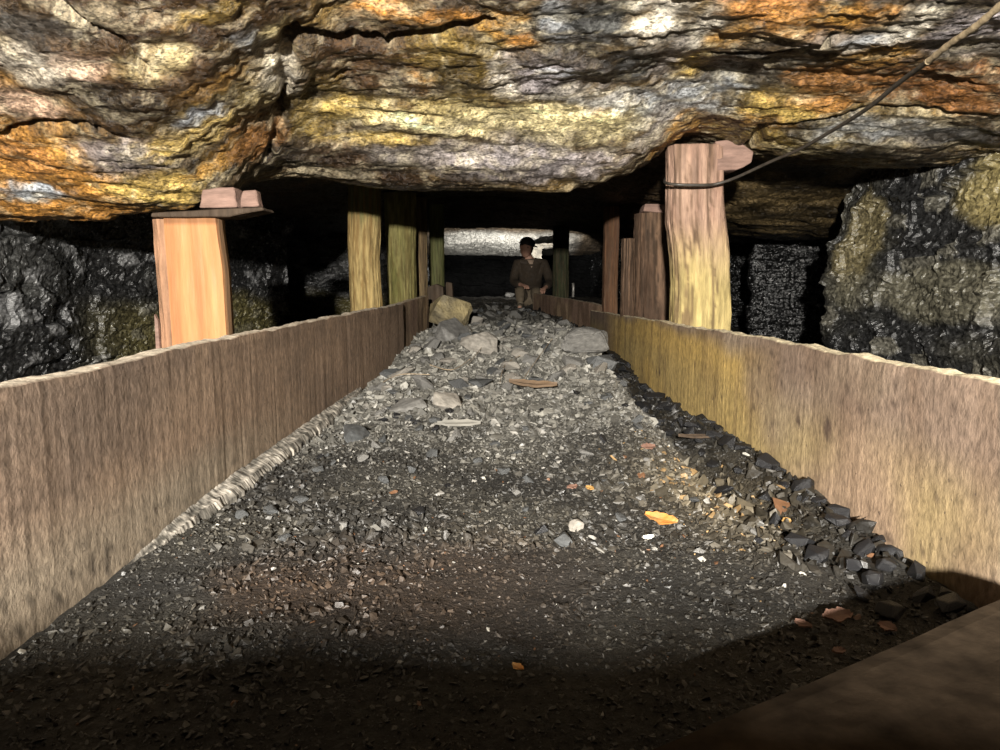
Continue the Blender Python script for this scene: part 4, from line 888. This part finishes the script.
# local frame: x image-right, y away from the camera, z up from the ground
hip = L(0, 0.14, 0.14); sp1 = L(0, 0.13, 0.28); sp2 = L(0.0, 0.10, 0.42); chest = L(0.0, 0.07, 0.50); neck = L(-0.005, 0.04, 0.575); hb = L(-0.035, 0.02, 0.64)
shL, shR = L(-0.155, 0.06, 0.515), L(0.165, 0.07, 0.515)
elL, elR = L(-0.205, 0.0, 0.30), L(0.235, -0.02, 0.30)
wrL, wrR = L(-0.10, -0.20, 0.27), L(0.16, -0.24, 0.235)
hpL, hpR = L(-0.085, 0.12, 0.12), L(0.085, 0.12, 0.12)
knL, knR = L(-0.13, -0.24, 0.215), L(0.055, -0.30, 0.205)
anL, anR = L(-0.12, -0.30, 0.045), L(0.055, -0.42, 0.045)
toL, toR = L(-0.13, -0.42, 0.02), L(0.04, -0.55, 0.02)
bv = [hip, sp1, sp2, chest, neck, hb, shL, elL, wrL, shR, elR, wrR, hpL, knL, anL, toL, hpR, knR, anR, toR]
be = [(0, 1), (1, 2), (2, 3), (3, 4), (4, 5), (3, 6), (6, 7), (7, 8), (3, 9), (9, 10), (10, 11), (0, 12), (12, 13), (13, 14), (14, 15), (0, 16), (16, 17), (17, 18), (18, 19)]
brad = [0.11, 0.10, 0.11, 0.10, 0.045, 0.05, 0.045, 0.033, 0.022, 0.045, 0.033, 0.022, 0.07, 0.045, 0.03, 0.025, 0.07, 0.045, 0.03, 0.025]
# hands: palm and five fingers rooted inside it, grown in the same skin
def hand(wi, w, d, side):
    d = d.normalized(); sidev = d.cross(Vector((0, 0, 1))).normalized() * side; dn = Vector((0, 0, -1))
    palm = w + d * 0.045; bv.append(palm); pi_ = len(bv) - 1; be.append((wi, pi_)); brad.append((0.034, 0.016))
    for k, ln in zip((-1.5, -0.5, 0.5, 1.5), (0.055, 0.068, 0.072, 0.060)):
        a = palm + d * 0.03 + sidev * 0.017 * k; b = a + d * ln * 0.5 + dn * 0.006; c = b + d * ln * 0.3 + dn * 0.022
        bv.extend([a, b, c]); i = len(bv); be.extend([(pi_, i - 3), (i - 3, i - 2), (i - 2, i - 1)]); brad.extend([0.009, 0.0085, 0.007])
    a = palm - d * 0.02 - sidev * 0.032; b = a + d * 0.035 - sidev * 0.02 + dn * 0.006; bv.extend([a, b]); i = len(bv); be.extend([(pi_, i - 2), (i - 2, i - 1)]); brad.extend([0.010, 0.008])
hand(8, wrL, wrL - elL, 1); hand(11, wrR, wrR - elR, -1)
body = skin_obj('body', bv, be, brad, M['skin'], per)
# head with a face, joined to the body's mesh
bm = bmesh.new(); bmesh.ops.create_uvsphere(bm, u_segments=32, v_segments=24, radius=1)
for v in bm.verts:
    x, y, z = v.co; fx_ = 0.074 * (1 - 0.22 * max(0, -z)); v.co = (x * fx_, y * 0.094, z * 0.112)
    if y < 0:
        nose = math.exp(-(x / 0.16) ** 2 - ((z + 0.10) / 0.20) ** 2); v.co.y -= 0.020 * nose
        eye = sum(math.exp(-((x - s * 0.40) / 0.20) ** 2 - ((z - 0.10) / 0.14) ** 2) for s in (-1, 1)); v.co.y += 0.010 * eye
        chin = math.exp(-(x / 0.35) ** 2 - ((z + 0.80) / 0.22) ** 2); v.co.y -= 0.012 * chin
for s in (-1, 1):
    r = bmesh.ops.create_uvsphere(bm, u_segments=10, v_segments=8, radius=1)
    for v in r['verts']: v.co = Vector((s * 0.073 + v.co.x * 0.010, v.co.y * 0.018 + 0.005, v.co.z * 0.030 - 0.005))
RH = Matrix.Rotation(math.radians(28), 4, 'Z') @ Matrix.Rotation(math.radians(8), 4, 'X') @ Matrix.Rotation(math.radians(10), 4, 'Y')
HC = L(-0.045, 0.01, 0.70); MH = Matrix.Translation(HC) @ RH
bm.transform(MH); bm2 = bmesh.new(); bm2.from_mesh(body.data); me_h = bpy.data.meshes.new('h'); bm.to_mesh(me_h); bm2.from_mesh(me_h); bm2.to_mesh(body.data); bm.free(); bm2.free()
body.data.polygons.foreach_set('use_smooth', [True] * len(body.data.polygons))
def head_part(name, shapes, m):
    bm = bmesh.new()
    for (c, s) in shapes:
        r = bmesh.ops.create_uvsphere(bm, u_segments=14, v_segments=10, radius=1)
        for v in r['verts']: v.co = Vector((c[0] + v.co.x * s[0], c[1] + v.co.y * s[1], c[2] + v.co.z * s[2]))
    bm.transform(MH); me = bpy.data.meshes.new(name); bm.to_mesh(me); bm.free(); me.materials.append(m); me.polygons.foreach_set('use_smooth', [True] * len(me.polygons))
    o = bpy.data.objects.new(name, me); C.objects.link(o); o.parent = per; return o
head_part('eye', [((-0.030, -0.078, 0.011), (0.010, 0.008, 0.006))], M['eye']); head_part('eye', [((0.030, -0.078, 0.011), (0.010, 0.008, 0.006))], M['eye'])
head_part('mouth', [((0, -0.088, -0.052), (0.022, 0.007, 0.005))], M['lip'])
head_part('hair', [((0, 0.018, 0.030), (0.082, 0.090, 0.088))], M['hair'])
# cap: dome, brim, lamp bracket
bm = bmesh.new(); nn = 28; rings = [(0.0, 0.125), (0.035, 0.121), (0.060, 0.108), (0.080, 0.08), (0.088, 0.05), (0.090, 0.02), (0.09, -0.0)]
bmesh.ops.create_uvsphere(bm, u_segments=28, v_segments=16, radius=1)
for v in bm.verts:
    z = max(v.co.z, -0.12); v.co = (v.co.x * 0.090, v.co.y * 0.108 + 0.008, 0.045 + z * 0.085)
bm.transform(MH); me = bpy.data.meshes.new('cap'); bm.to_mesh(me); bm.free(); me.materials.append(M['hat']); me.polygons.foreach_set('use_smooth', [True] * len(me.polygons))
cap = bpy.data.objects.new('cap', me); C.objects.link(cap); cap.parent = per; cap['label'] = 'black cap'
bm = bmesh.new(); bmesh.ops.create_uvsphere(bm, u_segments=28, v_segments=10, radius=1)
for v in bm.verts: v.co = (v.co.x * 0.088, v.co.y * 0.065 - 0.085, 0.042 + v.co.z * 0.006 - 0.1 * max(0, -(v.co.y)) * 0.12)
bm.transform(MH); me = bpy.data.meshes.new('cap_brim'); bm.to_mesh(me); bm.free(); me.materials.append(M['hat']); o = bpy.data.objects.new('cap_brim', me); C.objects.link(o); o.parent = cap
# clothes
def off(v, d): return v + d
jk = skin_obj('jacket', [sp1 + L(0, 0.0, -0.08), sp1, sp2, chest + L(0, 0, 0.0), neck + L(0, 0.0, -0.035), shL, elL, elL.lerp(wrL, 0.85), shR, elR, elR.lerp(wrR, 0.85)],
    [(0, 1), (1, 2), (2, 3), (3, 4), (3, 5), (5, 6), (6, 7), (3, 8), (8, 9), (9, 10)], [0.145, (0.15, 0.125), (0.155, 0.13), (0.135, 0.12), 0.062, 0.070, 0.055, 0.042, 0.070, 0.055, 0.042], M['jacket'], per, root=2)
tr = skin_obj('trousers', [hip, hpL, knL, anL + L(0, 0, 0.02), hpR, knR, anR + L(0, 0, 0.02)], [(0, 1), (1, 2), (2, 3), (0, 4), (4, 5), (5, 6)], [0.13, 0.09, 0.065, 0.048, 0.09, 0.065, 0.048], M['trousers'], per)
for an, to in ((anL, toL), (anR, toR)):
    skin_obj('boot', [an + L(0, 0.01, 0.05), an + L(0, 0.01, -0.005), an.lerp(to, 0.5) + L(0, 0, -0.005), to + L(0, 0, 0.01)], [(0, 1), (1, 2), (2, 3)], [0.045, 0.042, 0.038, 0.030], M['boot'], per)
# open collar with a pale shirt triangle
v = [neck + L(-0.035, -0.055, -0.01), neck + L(0.045, -0.050, -0.01), neck + L(0.02, -0.105, -0.11), neck + L(-0.035, -0.045, -0.01), neck + L(0.045, -0.040, -0.01), neck + L(0.02, -0.09, -0.115)]
mesh_obj('shirt_front', v, [(0, 2, 1), (3, 4, 5), (0, 1, 4, 3), (1, 2, 5, 4), (2, 0, 3, 5)], M['shirt'], per)

# pale rock standing out of the wall behind the person
rk = rough_block('wall_rock', [xz(530, 264, 10.2), xz(541.5, 265, 10.2), xz(542, 249, 10.2), xz(553.5, 247, 10.2), xz(553.5, 243, 10.2), xz(536, 244, 10.2), xz(530, 248, 10.2)], 10.2, 10.5, 'jutrock', 'pale lit rock jutting out behind the seated person', 'rock', seed=10, jit=0.02)

# ------------------------------------------------------------------ light
def spot(name, loc, target, energy, size, angle, blend, col):
    l = bpy.data.lights.new(name, 'SPOT'); l.energy = energy; l.shadow_soft_size = size; l.spot_size = math.radians(angle); l.spot_blend = blend; l.color = col
    o = bpy.data.objects.new(name, l); C.objects.link(o); o.location = loc
    o.rotation_euler = (Vector(target) - Vector(loc)).to_track_quat('-Z', 'Y').to_euler(); return o
spot('hand_torch', (-0.22, -1.6, 0.42), (0.05, 3.0, 0.45), 2100, 0.045, 84, 0.8, (1.0, 0.95, 0.87))
spot('tunnel_lamp', (0.17, 9.2, 0.30), (-0.05, 10.9, 0.85), 330, 0.03, 80, 0.2, (1.0, 0.97, 0.92))
spot('face_fill', (-0.69, 6.6, 0.15), (0.18, 8.5, 0.42), 14, 0.02, 22, 0.6, (1.0, 0.88, 0.75))  # added fill, hidden behind the olive post to brighten the face
w = bpy.data.worlds.new('world'); S.world = w; w.use_nodes = True
w.node_tree.nodes['Background'].inputs[0].default_value = (0.9, 0.95, 1, 1); w.node_tree.nodes['Background'].inputs[1].default_value = 0.004

cam = bpy.data.cameras.new('camera'); co = bpy.data.objects.new('camera', cam); C.objects.link(co)
cam.sensor_width = 36; cam.lens = F / 1000 * 36; cam.clip_start = 0.02; cam.clip_end = 100
co.location = (0, 0, 0); co.rotation_euler = (PI / 2 - PITCH, 0, YAW)
S.camera = co
S.view_settings.view_transform = 'Standard'; S.view_settings.look = 'None'; S.view_settings.gamma = 1; S.view_settings.exposure = 0.0; S.view_settings.use_curve_mapping = False

S.cycles.use_denoising = True; S.cycles.denoising_prefilter = 'ACCURATE'; S.cycles.denoising_input_passes = 'RGB_ALBEDO_NORMAL'
S.cycles.sample_clamp_indirect = 0.25; S.cycles.max_bounces = 3; S.cycles.glossy_bounces = 1; S.cycles.diffuse_bounces = 2; S.cycles.blur_glossy = 1.0
